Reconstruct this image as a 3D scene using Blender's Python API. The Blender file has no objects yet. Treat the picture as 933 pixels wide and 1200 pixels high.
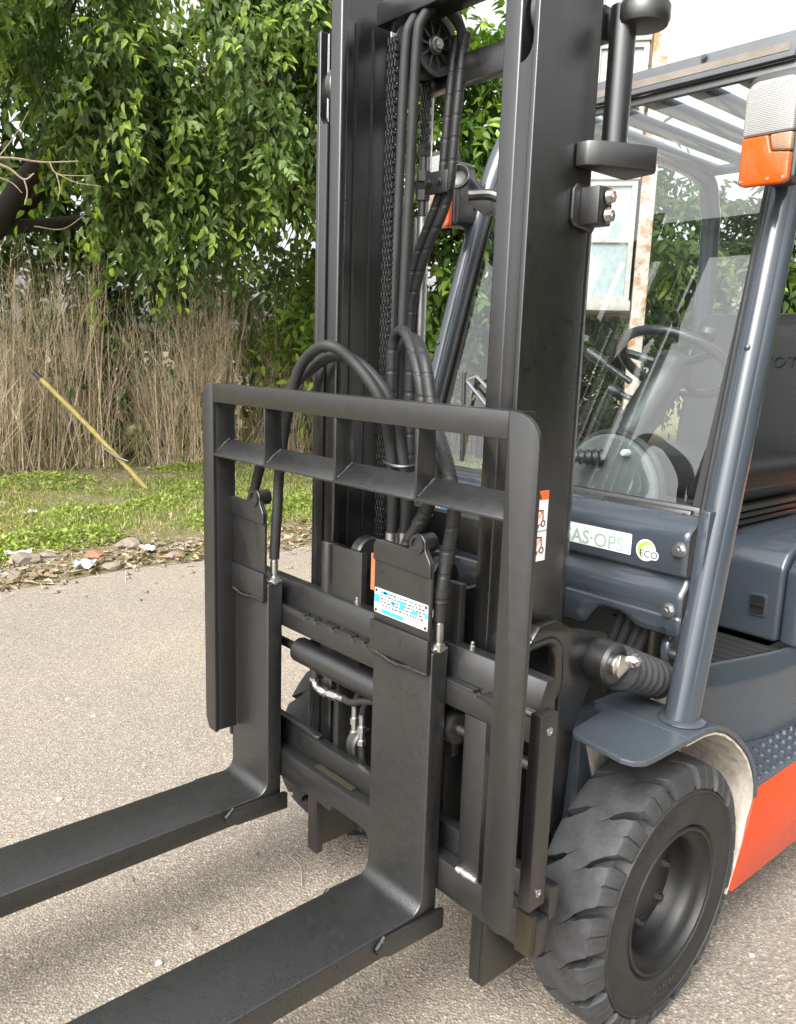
import bpy, bmesh, math, random
import numpy as np
from mathutils import Vector, Matrix
random.seed(7); rng = np.random.default_rng(11)
S = bpy.context.scene
col = S.collection
R = math.radians

# ------------------------------------------------------------------ camera
YAW, PITCH, ROLL = 0.8458, 0.1894, 0.033
fw = Vector((-math.sin(YAW)*math.cos(PITCH), math.cos(YAW)*math.cos(PITCH), -math.sin(PITCH)))
rt = Vector((math.cos(YAW), math.sin(YAW), 0)); up = rt.cross(fw)
rt, up = (math.cos(ROLL)*rt + math.sin(ROLL)*up), (-math.sin(ROLL)*rt + math.cos(ROLL)*up)
cd = bpy.data.cameras.new('camera'); cam = bpy.data.objects.new('camera', cd); col.objects.link(cam)
m = Matrix((rt, up, -fw)).transposed().to_4x4(); m.translation = (1.2632, -1.4469, 1.3797)
cam.matrix_world = m
cd.sensor_fit = 'VERTICAL'; cd.sensor_height = 24; cd.lens = 953.576/1200*24
cd.clip_start = 0.05; cd.clip_end = 600
S.camera = cam

# ------------------------------------------------------------------ sky, sun, exposure
SUN = Vector((0.22, -0.66, 0.72)).normalized()
w = bpy.data.worlds.new('World'); S.world = w; w.use_nodes = True
nt = w.node_tree; nt.nodes.clear()
sk = nt.nodes.new('ShaderNodeTexSky'); sk.sky_type = 'NISHITA'; sk.sun_disc = False
sk.sun_elevation = math.asin(SUN.z); sk.sun_rotation = math.atan2(SUN.x, SUN.y)
sk.air_density = 1.0; sk.dust_density = 6.0; sk.ozone_density = 1.0
hs = nt.nodes.new('ShaderNodeHueSaturation'); hs.inputs['Saturation'].default_value = 0.10
bg = nt.nodes.new('ShaderNodeBackground'); bg.inputs['Strength'].default_value = 0.132
wo = nt.nodes.new('ShaderNodeOutputWorld')
nt.links.new(sk.outputs[0], hs.inputs['Color']); nt.links.new(hs.outputs[0], bg.inputs['Color']); nt.links.new(bg.outputs[0], wo.inputs[0])
ld = bpy.data.lights.new('sun', 'SUN'); ld.energy = 0.8; ld.angle = R(42); ld.color = (1.0, 0.96, 0.90)
sun = bpy.data.objects.new('sun', ld); col.objects.link(sun)
sun.rotation_euler = SUN.to_track_quat('Z', 'Y').to_euler()
S.view_settings.view_transform = 'Standard'; S.view_settings.look = 'None'
S.view_settings.gamma = 1.0; S.view_settings.use_curve_mapping = False
S.view_settings.exposure = 1.68
S.render.engine = 'CYCLES'

# ------------------------------------------------------------------ materials
def srgb(r, g, b):
    f = lambda c: ((c/255+0.055)/1.055)**2.4 if c/255 > 0.04045 else c/255/12.92
    return (f(r), f(g), f(b), 1)
class NT:
    def __init__(s, name):
        s.m = bpy.data.materials.new(name); s.m.use_nodes = True; s.t = s.m.node_tree; s.t.nodes.clear()
        s.out = s.t.nodes.new('ShaderNodeOutputMaterial'); s.tc = s.n('ShaderNodeTexCoord')
    def n(s, typ, **kw):
        nd = s.t.nodes.new(typ)
        for k, v in kw.items(): setattr(nd, k, v)
        return nd
    def l(s, a, b): s.t.links.new(a, b)
    def co(s): return s.tc.outputs['Object']
    def noise(s, scale, detail=4, rough=0.55, co=None):
        n = s.n('ShaderNodeTexNoise'); n.inputs['Scale'].default_value = scale; n.inputs['Detail'].default_value = detail
        n.inputs['Roughness'].default_value = rough; s.l(co or s.co(), n.inputs['Vector']); return n.outputs['Fac']
    def voro(s, scale, feat='F1', out='Distance', rnd=1):
        n = s.n('ShaderNodeTexVoronoi'); n.feature = feat; n.inputs['Scale'].default_value = scale; n.inputs['Randomness'].default_value = rnd
        s.l(s.co(), n.inputs['Vector']); return n.outputs[out]
    def ramp(s, fac, *stops):
        n = s.n('ShaderNodeValToRGB'); cr = n.color_ramp
        while len(cr.elements) < len(stops): cr.elements.new(0.5)
        for e, (p, c) in zip(cr.elements, stops):
            e.position = p; e.color = c if len(c) == 4 else (c[0], c[0], c[0], 1)
        s.l(fac, n.inputs[0]); return n.outputs[0]
    def mix(s, fac, a, b, bl='MIX'):
        n = s.n('ShaderNodeMix', data_type='RGBA'); n.blend_type = bl
        for inp, v in ((n.inputs[0], fac), (n.inputs[6], a), (n.inputs[7], b)):
            if isinstance(v, (int, float)): inp.default_value = v
            elif isinstance(v, tuple): inp.default_value = v
            else: s.l(v, inp)
        return n.outputs[2]
    def bump(s, h, st, dist, nrm=None):
        n = s.n('ShaderNodeBump'); n.inputs['Strength'].default_value = st; n.inputs['Distance'].default_value = dist
        s.l(h, n.inputs['Height'])
        if nrm: s.l(nrm, n.inputs['Normal'])
        return n.outputs[0]
    def pbr(s, colr, rough, metal=0, nrm=None, coat=0, spec=0.5, trans=0, ior=1.45, coatr=0.03):
        b = s.n('ShaderNodeBsdfPrincipled')
        for k, v in (('Base Color', colr), ('Roughness', rough), ('Metallic', metal), ('Coat Weight', coat), ('Specular IOR Level', spec), ('Transmission Weight', trans), ('IOR', ior), ('Coat Roughness', coatr)):
            if isinstance(v, (int, float, tuple)): b.inputs[k].default_value = v
            else: s.l(v, b.inputs[k])
        if nrm: s.l(nrm, b.inputs['Normal'])
        s.l(b.outputs[0], s.out.inputs[0]); s.b = b
        return s.m
def black_paint(name, base=0.0055, rough=0.40, dust=0.5, pits=True, spec=1.0, ior=1.54):
    t = NT(name)
    big = t.noise(7, 5); fine = t.noise(420, 2); mid = t.noise(60, 4)
    c = t.mix(t.ramp(big, (0.35, (0,)), (0.75, (1,))), (base*0.9, base*0.9, base*0.92, 1), (base*1.15, base*1.14, base*1.12, 1))
    d = t.ramp(t.noise(28, 8, 0.75), (0.60, (0,)), (0.80, (dust*0.22,)))
    c = t.mix(d, c, (0.10, 0.092, 0.08, 1))
    if pits:
        v = t.ramp(t.voro(210), (0.16, (1,)), (0.24, (0,)))
        g = t.ramp(t.voro(31, out='Color'), (0.52, (0,)), (0.56, (1,)))
        pm = t.mix(1.0, v, g, 'MULTIPLY'); spec = t.ramp(pm, (0.2, (spec,)), (0.8, (0.05,)))
        v2 = t.ramp(t.voro(95), (0.05, (0.7,)), (0.08, (0,)))
        c = t.mix(v2, c, (0.16, 0.15, 0.14, 1))
    rr = t.ramp(mid, (0.3, (rough-0.03,)), (0.7, (rough+0.05,)))
    return t.pbr(c, rr, nrm=t.bump(fine, 0.12, 0.001, t.bump(big, 0.015, 0.01)), spec=spec, ior=ior)
M = {}
M['black'] = black_paint('black_satin_paint', pits=False, dust=0.3)
M['pitted'] = black_paint('pitted_black_paint')
M['mast'] = black_paint('mast_black_paint', 0.006, 0.30, 0.35, False)
M['dark'] = black_paint('dark_greasy_steel', 0.006, 0.45, 0.5, False)
M['plastic'] = black_paint('black_plastic', 0.010, 0.42, 0.2, False)
def rubber(name, base, dusty):
    t = NT(name)
    c = t.mix(t.ramp(t.noise(14, 6, 0.65), (0.35, (0,)), (0.7, (1,))), (base, base, base*1.03, 1), dusty)
    c = t.mix(t.ramp(t.noise(90, 5, 0.7), (0.5, (0,)), (0.75, (0.5,))), c, (dusty[0]*1.5, dusty[1]*1.42, dusty[2]*1.3, 1))
    return t.pbr(c, 0.62, nrm=t.bump(t.noise(260, 3), 0.2, 0.001))
M['tyre'] = rubber('tyre_rubber', 0.024, (0.050, 0.0515, 0.055, 1))
M['wall'] = rubber('tyre_sidewall_rubber', 0.016, (0.027, 0.027, 0.026, 1))
M['hose'] = rubber('hose_rubber', 0.013, (0.024, 0.024, 0.024, 1))
def hosewrap():
    t = NT('spiral_wrapped_hose')
    wv = t.n('ShaderNodeTexWave'); wv.wave_type = 'BANDS'; wv.bands_direction = 'Z'; wv.inputs['Scale'].default_value = 7; wv.inputs['Distortion'].default_value = 0.3
    t.l(t.co(), wv.inputs['Vector'])
    c = t.mix(t.noise(30, 4), (0.013, 0.013, 0.0135, 1), (0.024, 0.024, 0.024, 1))
    return t.pbr(c, 0.5, nrm=t.bump(t.ramp(wv.outputs['Fac'], (0.02, (0,)), (0.1, (1,))), 0.5, 0.002))
M['wrap'] = hosewrap()
def body_paint(name, c0, rough=0.16, flake=0.0, coat=0.7):
    t = NT(name)
    c = t.mix(t.ramp(t.noise(5, 5), (0.3, (0,)), (0.7, (1,))), c0, tuple(x*0.86 for x in c0[:3])+(1,))
    c = t.mix(t.ramp(t.noise(24, 8, 0.75), (0.62, (0,)), (0.9, (0.07,))), c, (0.30, 0.28, 0.25, 1))
    sp = t.ramp(t.voro(330), (0.06, (flake,)), (0.12, (0,)))
    c = t.mix(sp, c, (0.6, 0.6, 0.6, 1))
    rr = t.ramp(t.noise(35, 5), (0.35, (rough,)), (0.75, (rough+0.06,)))
    return t.pbr(c, rr, nrm=t.bump(t.noise(90, 3), 0.02, 0.002), coat=coat, coatr=0.03)
M['grey'] = body_paint('blue_grey_gloss_paint', (0.046, 0.056, 0.069, 1), 0.2, 0.3, 0.6)
M['fender'] = body_paint('speckled_grey_fender_paint', (0.060, 0.072, 0.086, 1), 0.34, 0.55, 0.1)
M['orange'] = body_paint('orange_gloss_paint', (0.62, 0.050, 0.006, 1), 0.35, 0.15, 0.2)
def cream():
    t = NT('dirty_cream_paint')
    mp = t.n('ShaderNodeMapping'); mp.inputs['Scale'].default_value = (9, 14, 1.6); t.l(t.co(), mp.inputs['Vector'])
    c = t.mix(t.ramp(t.noise(3, 8, 0.75, mp.outputs[0]), (0.42, (0,)), (0.72, (0.9,))), (0.58, 0.53, 0.46, 1), (0.20, 0.155, 0.105, 1))
    c = t.mix(t.ramp(t.noise(40, 8, 0.7), (0.6, (0,)), (0.7, (0.7,))), c, (0.22, 0.10, 0.045, 1))
    return t.pbr(c, 0.75, nrm=t.bump(t.noise(70, 5), 0.3, 0.002))
M['cream'] = cream()
def simple(name, c, rough, metal=0, bs=0.08, sc=150, var=0.25, **kw):
    t = NT(name)
    cc = t.mix(t.noise(22, 5), tuple(x*(1-var) for x in c[:3])+(1,), tuple(min(1, x*(1+var)) for x in c[:3])+(1,))
    return t.pbr(cc, rough, metal, nrm=t.bump(t.noise(sc, 3), bs, 0.002), **kw)
M['steel'] = simple('zinc_plated_steel', (0.62, 0.61, 0.58), 0.32, 1.0)
M['wire'] = simple('dull_galvanised_wire', (0.12, 0.12, 0.115), 0.6)
M['rod'] = simple('dull_steel', (0.45, 0.45, 0.45), 0.38, 1.0)
M['roller'] = simple('worn_roller_steel', (0.16, 0.155, 0.15), 0.45, 1.0)
M['brass'] = simple('yellow_grease', (0.028, 0.024, 0.013), 0.5, 0, 0.6)
M['copper'] = simple('orange_plastic_tag', (0.42, 0.15, 0.06), 0.5)
M['white'] = simple('white_sticker', (0.80, 0.81, 0.80), 0.35, var=0.04)
M['pale'] = simple('faded_print', (0.34, 0.44, 0.39), 0.4, var=0.1)
M['print'] = simple('black_print', (0.03, 0.03, 0.032), 0.4)
M['red'] = simple('warning_orange_print', (0.85, 0.13, 0.03), 0.4)
M['green'] = simple('green_print', (0.32, 0.48, 0.08), 0.4)
M['blue'] = simple('blue_print', (0.05, 0.40, 0.80), 0.4)
M['plate'] = simple('etched_aluminium_plate', (0.62, 0.64, 0.63), 0.45, 0.35, var=0.15)
M['seat'] = simple('black_vinyl', (0.008, 0.0083, 0.0088), 0.48, 0, 0.35, 260)
M['dome'] = simple('satin_dash_sky_sheen', (0.17, 0.172, 0.175), 0.45, 0, 0.2, 200)  # black dome; its pale sky reflection is put into the base colour
M['mat'] = simple('rubber_floor_mat', (0.025, 0.026, 0.027), 0.6, 0, 0.3)
M['weld'] = simple('weld_bead', (0.016, 0.016, 0.016), 0.5, 0, 0.8, 220)
M['bright_weld'] = simple('bare_weld_bead', (0.55, 0.54, 0.52), 0.35, 0.8, 0.8, 220)
M['header'] = simple('matt_grey_header', (0.085, 0.09, 0.098), 0.55)
M['tan'] = simple('tan_mesh_strip', (0.19, 0.165, 0.135), 0.8, 0, 1.0, 480, 0.4)
M['rim'] = black_paint('black_rim_paint', 0.006, 0.5, 0.3, False, 0.7, 1.45)
def glass(name, tint, rough=0.0):
    t = NT(name)
    tr = t.n('ShaderNodeBsdfTransparent'); tr.inputs[0].default_value = tint
    gl = t.n('ShaderNodeBsdfGlossy'); gl.inputs['Roughness'].default_value = rough
    fr = t.n('ShaderNodeFresnel'); fr.inputs['IOR'].default_value = 2.2
    df = t.n('ShaderNodeBsdfDiffuse'); df.inputs[0].default_value = (0.7, 0.7, 0.68, 1)
    ge = t.n('ShaderNodeNewGeometry'); fb = t.n('ShaderNodeMath', operation='SUBTRACT'); fb.inputs[0].default_value = 1.0; t.l(ge.outputs['Backfacing'], fb.inputs[1])
    fm = t.n('ShaderNodeMath', operation='MULTIPLY'); t.l(fr.outputs[0], fm.inputs[0]); t.l(fb.outputs[0], fm.inputs[1])
    mx = t.n('ShaderNodeMixShader'); t.l(fm.outputs[0], mx.inputs[0]); t.l(tr.outputs[0], mx.inputs[1]); t.l(gl.outputs[0], mx.inputs[2])
    m2 = t.n('ShaderNodeMixShader'); t.l(t.ramp(t.noise(9, 7, 0.7), (0.35, (0.002,)), (0.8, (0.014,))), m2.inputs[0]); t.l(mx.outputs[0], m2.inputs[1]); t.l(df.outputs[0], m2.inputs[2])
    t.l(m2.outputs[0], t.out.inputs[0]); return t.m
M['glass'] = glass('windscreen_glass', (0.90, 0.94, 0.93, 1))
def lens(name, c, tr):
    t = NT(name)
    wv = t.n('ShaderNodeTexWave'); wv.bands_direction = 'Z'; wv.inputs['Scale'].default_value = 95; t.l(t.co(), wv.inputs['Vector'])
    wx = t.n('ShaderNodeTexWave'); wx.bands_direction = 'X'; wx.inputs['Scale'].default_value = 30; t.l(t.co(), wx.inputs['Vector'])
    h = t.mix(0.18, wv.outputs['Fac'], wx.outputs['Fac'])
    return t.pbr(c, 0.12, nrm=t.bump(h, 0.5, 0.0015), trans=tr, coat=0.5)
M['lens_clear'] = lens('clear_ribbed_lens', (0.46, 0.46, 0.45, 1), 0.35)
M['lens_orange'] = lens('amber_ribbed_lens', (0.80, 0.11, 0.006, 1), 0.25)
M['lens_small'] = lens('pale_amber_lens', (0.42, 0.26, 0.16, 1), 0.25)
def asphalt():
    t = NT('worn_asphalt')
    big = t.noise(0.55, 6, 0.6)
    base = t.mix(t.ramp(big, (0.40, (0,)), (0.60, (1,))), (0.225, 0.190, 0.150, 1), (0.335, 0.272, 0.196, 1))
    st = t.voro(165, out='Color'); d = t.voro(165)
    sc = t.ramp(st, (0.0, (0.085, 0.08, 0.075, 1)), (0.35, (0.22, 0.197, 0.17, 1)), (0.7, (0.35, 0.315, 0.275, 1)), (1.0, (0.66, 0.62, 0.56, 1)))
    c = t.mix(0.58, base, sc)
    c = t.mix(t.ramp(d, (0.40, (0,)), (0.68, (0.5,))), c, (0.16, 0.135, 0.105, 1))
    c = t.mix(t.ramp(t.noise(1.7, 8, 0.7), (0.55, (0,)), (0.8, (0.55,))), c, (0.36, 0.285, 0.20, 1))
    c = t.mix(t.ramp(t.noise(3.1, 8, 0.75), (0.62, (0,)), (0.74, (0.45,))), c, (0.17, 0.145, 0.12, 1))
    v = t.ramp(t.voro(23), (0.04, (1,)), (0.06, (0,)))
    c = t.mix(v, c, (0.07, 0.065, 0.06, 1))
    n = t.bump(d, 0.6, 0.005, t.bump(t.noise(60, 6, 0.7), 0.35, 0.008))
    return t.pbr(c, 0.9, nrm=n, spec=0.3)
M['asphalt'] = asphalt()
def soil():
    t = NT('earthy_verge')
    c = t.mix(t.ramp(t.noise(2.2, 8, 0.7), (0.4, (0,)), (0.62, (1,))), (0.22, 0.165, 0.105, 1), (0.15, 0.165, 0.06, 1))
    c = t.mix(t.ramp(t.noise(13, 8, 0.75), (0.5, (0,)), (0.68, (0.8,))), c, (0.30, 0.24, 0.17, 1))
    return t.pbr(c, 0.95, nrm=t.bump(t.noise(40, 8, 0.7), 0.8, 0.03), spec=0.2)
M['soil'] = soil()
def attr_leaf(name, trans=0.35, rough=0.45, spec=0.4):
    t = NT(name)
    a = t.n('ShaderNodeAttribute'); a.attribute_name = 'tint'
    t.pbr(a.outputs['Color'], rough, spec=spec)
    tl = t.n('ShaderNodeBsdfTranslucent'); br = t.mix(1.0, a.outputs['Color'], (1.5, 1.6, 0.7, 1), 'MULTIPLY'); t.l(br, tl.inputs[0])
    mx = t.n('ShaderNodeMixShader'); mx.inputs[0].default_value = trans
    t.l(t.b.outputs[0], mx.inputs[1]); t.l(tl.outputs[0], mx.inputs[2]); t.l(mx.outputs[0], t.out.inputs[0]); return t.m
M['leaf'] = attr_leaf('tree_leaves'); M['straw'] = attr_leaf('dry_straw', 0.2, 0.8, 0.2); M['grass'] = attr_leaf('grass_blades', 0.35, 0.6)
M['bark'] = simple('dark_bark', (0.022, 0.018, 0.014), 0.9, 0, 1.0, 40, 0.5)
M['twig'] = simple('bleached_twig', (0.30, 0.24, 0.17), 0.85, 0, 0.6, 60)
M['yellow'] = simple('weathered_yellow_tube', (0.30, 0.235, 0.075), 0.75, 0, 0.7, 60, 0.5)
M['rubble'] = simple('concrete_rubble', (0.21, 0.175, 0.14), 0.9, 0, 0.8, 60, 0.4)
M['brick'] = simple('broken_brick', (0.30, 0.12, 0.07), 0.9, 0, 0.8, 60, 0.4)
M['litter_white'] = simple('white_plastic_litter', (0.72, 0.72, 0.70), 0.5, 0, 0.5, 40, 0.1)
M['pale_stone'] = simple('pale_pebble', (0.42, 0.39, 0.35), 0.8, 0, 0.6, 60, 0.2)
M['litter_blue'] = simple('pale_blue_litter', (0.45, 0.55, 0.58), 0.5, 0, 0.5, 40, 0.2)
def rusty():
    t = NT('rust_stained_white_paint')
    f = t.ramp(t.noise(5, 10, 0.75), (0.48, (0,)), (0.57, (1,)))
    c = t.mix(f, (0.44, 0.41, 0.36, 1), t.mix(t.noise(20, 6), (0.24, 0.10, 0.035, 1), (0.42, 0.22, 0.10, 1)))
    return t.pbr(c, 0.85, nrm=t.bump(t.noise(50, 6), 0.5, 0.006))
M['rust'] = rusty()
M['framewhite'] = simple('chalky_frame_paint', (0.40, 0.385, 0.35), 0.8, 0, 0.4, 50, 0.35)
M['pane'] = simple('milky_window_pane', (0.33, 0.38, 0.39), 0.2, 0, 0.1, 20, 0.35)

# ------------------------------------------------------------------ mesh helpers
class MB:
    def __init__(s): s.v = []; s.f = []
    def add(s, v, f):
        k = len(s.v); s.v += [tuple(p) for p in v]; s.f += [tuple(i+k for i in q) for q in f]; return s
    def box(s, x0, x1, y0, y1, z0, z1):
        return s.add([(x0,y0,z0),(x1,y0,z0),(x1,y1,z0),(x0,y1,z0),(x0,y0,z1),(x1,y0,z1),(x1,y1,z1),(x0,y1,z1)],
                     [(0,3,2,1),(4,5,6,7),(0,1,5,4),(1,2,6,5),(2,3,7,6),(3,0,4,7)])
    def prism(s, poly, ax, a, b):
        def P(q, c):
            return {'x': (c, q[0], q[1]), 'y': (q[0], c, q[1]), 'z': (q[0], q[1], c)}[ax]
        n = len(poly)
        return s.add([P(q, a) for q in poly]+[P(q, b) for q in poly],
                     [tuple(range(n)), tuple(range(2*n-1, n-1, -1))]+[(i, n+i, n+(i+1) % n, (i+1) % n) for i in range(n)])
    def tube(s, pts, r, n=12, caps=True, flat=1.0):
        pts = [Vector(p) for p in pts]; N = len(pts)
        rs = r if isinstance(r, (list, tuple)) else [r]*N
        V = []; ref = None
        for i, p in enumerate(pts):
            t = (pts[min(i+1, N-1)]-pts[max(i-1, 0)]).normalized()
            if ref is None:
                ref = Vector((0, 0, 1)) if abs(t.z) < 0.9 else Vector((1, 0, 0))
                a = t.cross(ref).normalized()
            else:
                a = (a - t*a.dot(t)).normalized()
            b = t.cross(a)
            for k in range(n):
                th = 2*math.pi*k/n
                V.append(p + a*math.cos(th)*rs[i] + b*math.sin(th)*rs[i]*flat)
        F = [(i*n+k, i*n+(k+1) % n, (i+1)*n+(k+1) % n, (i+1)*n+k) for i in range(N-1) for k in range(n)]
        if caps: F += [tuple(range(n-1, -1, -1)), tuple((N-1)*n+k for k in range(n))]
        return s.add(V, F)
    def cyl(s, p0, p1, r, n=16, r1=None): return s.tube([p0, p1], [r, r if r1 is None else r1], n)
    def lathe(s, prof, c, ax, n=48, closed=False):
        # prof: list of (radius, along axis)
        V = []; ax = Vector(ax).normalized(); c = Vector(c)
        a = ax.cross(Vector((0, 0, 1)) if abs(ax.z) < 0.9 else Vector((1, 0, 0))).normalized(); b = ax.cross(a)
        for r, h in prof:
            for k in range(n):
                th = 2*math.pi*k/n; V.append(c + ax*h + (a*math.cos(th)+b*math.sin(th))*r)
        m_ = len(prof); rr = range(m_ if closed else m_-1)
        F = [(i*n+k, i*n+(k+1) % n, ((i+1) % m_)*n+(k+1) % n, ((i+1) % m_)*n+k) for i in rr for k in range(n)]
        if not closed:
            F += [tuple(range(n-1, -1, -1)), tuple((m_-1)*n+k for k in range(n))]
        return s.add(V, F)
    def mesh(s, name, mat, bevel=0.0, seg=2, ang=35):
        me = bpy.data.meshes.new(name); me.from_pydata(s.v, [], s.f)
        bm = bmesh.new(); bm.from_mesh(me)
        bmesh.ops.remove_doubles(bm, verts=bm.verts, dist=1e-6)
        bmesh.ops.recalc_face_normals(bm, faces=bm.faces)
        if bevel:
            ed = [e for e in bm.edges if len(e.link_faces) == 2 and e.calc_face_angle(0) > R(28)]
            bmesh.ops.bevel(bm, geom=ed, offset=bevel, segments=seg, profile=0.5, affect='EDGES', clamp_overlap=True)
        bm.to_mesh(me); bm.free()
        me.materials.append(mat); me.shade_smooth(); me.set_sharp_from_angle(angle=R(ang))
        return me
    def build(s, name, mat, parent=None, bevel=0.0, seg=2, ang=35):
        o = bpy.data.objects.new(name, s.mesh(name, mat, bevel, seg, ang)); col.objects.link(o)
        if parent: o.parent = parent
        return o
def inst(me, name, parent=None, mat4=None):
    o = bpy.data.objects.new(name, me); col.objects.link(o)
    if parent: o.parent = parent
    if mat4 is not None: o.matrix_local = mat4
    return o
def tag(o, label=None, cat=None, group=None, kind=None):
    for k, v in (('label', label), ('category', cat), ('group', group), ('kind', kind)):
        if v: o[k] = v
    return o
def empty(name, loc=(0, 0, 0)):
    o = bpy.data.objects.new(name, None); o.location = loc; col.objects.link(o); return o
def smooth(pts, k=6):
    P = [Vector(p) for p in pts]; P = [P[0]*2-P[1]]+P+[P[-1]*2-P[-2]]; out = []
    for i in range(1, len(P)-2):
        for j in range(k):
            t = j/k; a, b, c, d = P[i-1:i+3]
            out.append(0.5*((2*b)+(c-a)*t+(2*a-5*b+4*c-d)*t*t+(3*b-a-3*c+d)*t**3))
    return out+[P[-2]]
def arc(cx, cy, r, a0, a1, n=8):
    return [(cx+r*math.cos(R(a0+(a1-a0)*i/n)), cy+r*math.sin(R(a0+(a1-a0)*i/n))) for i in range(n+1)]
def text_mesh(txt, size, depth, mat, name, bold=0.0, spacing=1.0):
    cu = bpy.data.curves.new(name, 'FONT'); cu.body = txt; cu.size = size; cu.extrude = depth; cu.offset = bold
    cu.align_x = 'CENTER'; cu.align_y = 'CENTER'; cu.resolution_u = 3; cu.space_character = spacing
    o = bpy.data.objects.new(name, cu); col.objects.link(o)
    dg = bpy.context.evaluated_depsgraph_get(); me = bpy.data.meshes.new_from_object(o.evaluated_get(dg))
    bpy.data.objects.remove(o); bpy.data.curves.remove(cu)
    me.materials.clear(); me.materials.append(mat); me.name = name; return me
def frame(origin, xdir, ydir):
    x = Vector(xdir).normalized(); z = x.cross(Vector(ydir)).normalized(); y = z.cross(x)
    mm = Matrix((x, y, z)).transposed().to_4x4(); mm.translation = origin; return mm
def disc_ring(r0, r1, n=32, h=0.0006):
    b = MB(); b.lathe([(r0, 0), (r1, 0), (r1, h), (r0, h)], (0,0,0), (0,0,1), n, True); return b
bolt_cache = {}
def bolt(parent, p, axis, r=0.008, mat='steel', name='bolt'):
    key = (r, mat)
    if key not in bolt_cache:
        b = MB(); b.lathe([(r*1.35, 0), (r*1.35, r*0.25), (r*1.02, r*0.3)], (0,0,0), (0,0,1), 16)
        hx = [(r*math.cos(k*math.pi/3), r*math.sin(k*math.pi/3)) for k in range(6)]
        b.prism(hx, 'z', r*0.28, r*1.0)
        b.cyl((0,0,r*0.9), (0,0,r*1.15), r*0.45, 10)
        bolt_cache[key] = b.mesh('bolt', M[mat])
    q = Vector(axis).to_track_quat('Z', 'Y').to_matrix().to_4x4(); q.translation = p
    return inst(bolt_cache[key], name, parent, q)

# ================================================================== GROUND
def noise2(x, y, s, seed=0):
    return (math.sin(x*s*1.3+seed)+math.sin(y*s*1.7+seed*2.1)+math.sin((x+y)*s*0.9+seed*0.7)+math.sin((x-y)*s*2.3+seed*1.3))/4
b = MB(); b.add([(-300, -300, 0), (300, -300, 0), (300, 300, 0), (-300, 300, 0)], [(0, 1, 2, 3)])
g = b.build('ground', M['asphalt']); tag(g, kind='structure')
def edge_x(y): return -3.56+0.10*noise2(y, 0, 1.9, 3)+0.05*noise2(y, 0, 6.1, 1)+(0.10*math.exp(-((y-1.6)/0.5)**2))
def verge_z(x, y):
    d = edge_x(y)-x
    return 0.004 + min(d, 0.8)*0.05 + 0.035*max(0, min(1, d*2))*(0.5+noise2(x, y, 2.6, 5)) + 0.05*max(0, min(1, (d-2.5)/2))
V = []; F = []; ny, nx = 150, 60
for j in range(ny+1):
    y = -14+44*j/ny
    for i in range(nx+1):
        t = (i/nx)**1.8; x = edge_x(y)-t*34
        V.append((x, y, verge_z(x, y) if i else 0.003))
for j in range(ny):
    for i in range(nx):
        a = j*(nx+1)+i; F.append((a, a+1, a+nx+2, a+nx+1))
b = MB(); b.add(V, F); vg = b.build('verge', M['soil'], None, 0, 2, 80); tag(vg, kind='structure')

# ================================================================== PLANTS
LEAF_UV = np.array([(0, 0, 0), (-0.36, 0.27, 0.10), (-0.30, 0.58, 0.07), (0, 1.0, -0.10), (0.30, 0.58, 0.07), (0.36, 0.27, 0.10)], float)
LEAF_F = [(0, 3, 2, 1), (0, 5, 4, 3)]
def leaf_cloud(name, P, D, N, L, W, C, mat, parent=None, kind=None):
    """P base points, D along-leaf directions, N rough normals, L lengths, W widths, C colours"""
    D = D/np.linalg.norm(D, axis=1, keepdims=True)
    X = np.cross(D, N); X /= np.linalg.norm(X, axis=1, keepdims=True)+1e-9
    Z = np.cross(X, D)
    n = len(P); T = LEAF_UV
    V = P[:, None, :] + X[:, None, :]*(T[None, :, 0:1]*W[:, None, None]) + D[:, None, :]*(T[None, :, 1:2]*L[:, None, None]) + Z[:, None, :]*(T[None, :, 2:3]*L[:, None, None])
    me = bpy.data.meshes.new(name); me.vertices.add(n*6); me.vertices.foreach_set('co', V.reshape(-1).astype(np.float32))
    me.loops.add(n*8); me.polygons.add(n*2)
    idx = (np.arange(n)[:, None]*6 + np.array([0, 3, 2, 1, 0, 5, 4, 3])[None, :]).reshape(-1)
    me.loops.foreach_set('vertex_index', idx.astype(np.int32)); me.polygons.foreach_set('loop_start', (np.arange(n*2)*4).astype(np.int32))
    me.update(); me.validate()
    at = me.color_attributes.new('tint', 'FLOAT_COLOR', 'POINT')
    cc = np.ones((n, 6, 4), np.float32); cc[:, :, :3] = C[:, None, :]; at.data.foreach_set('color', cc.reshape(-1))
    me.materials.append(mat)
    if not name: return me
    o = bpy.data.objects.new(name, me); col.objects.link(o)
    if parent: o.parent = parent
    if kind: o['kind'] = kind
    return o
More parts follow.
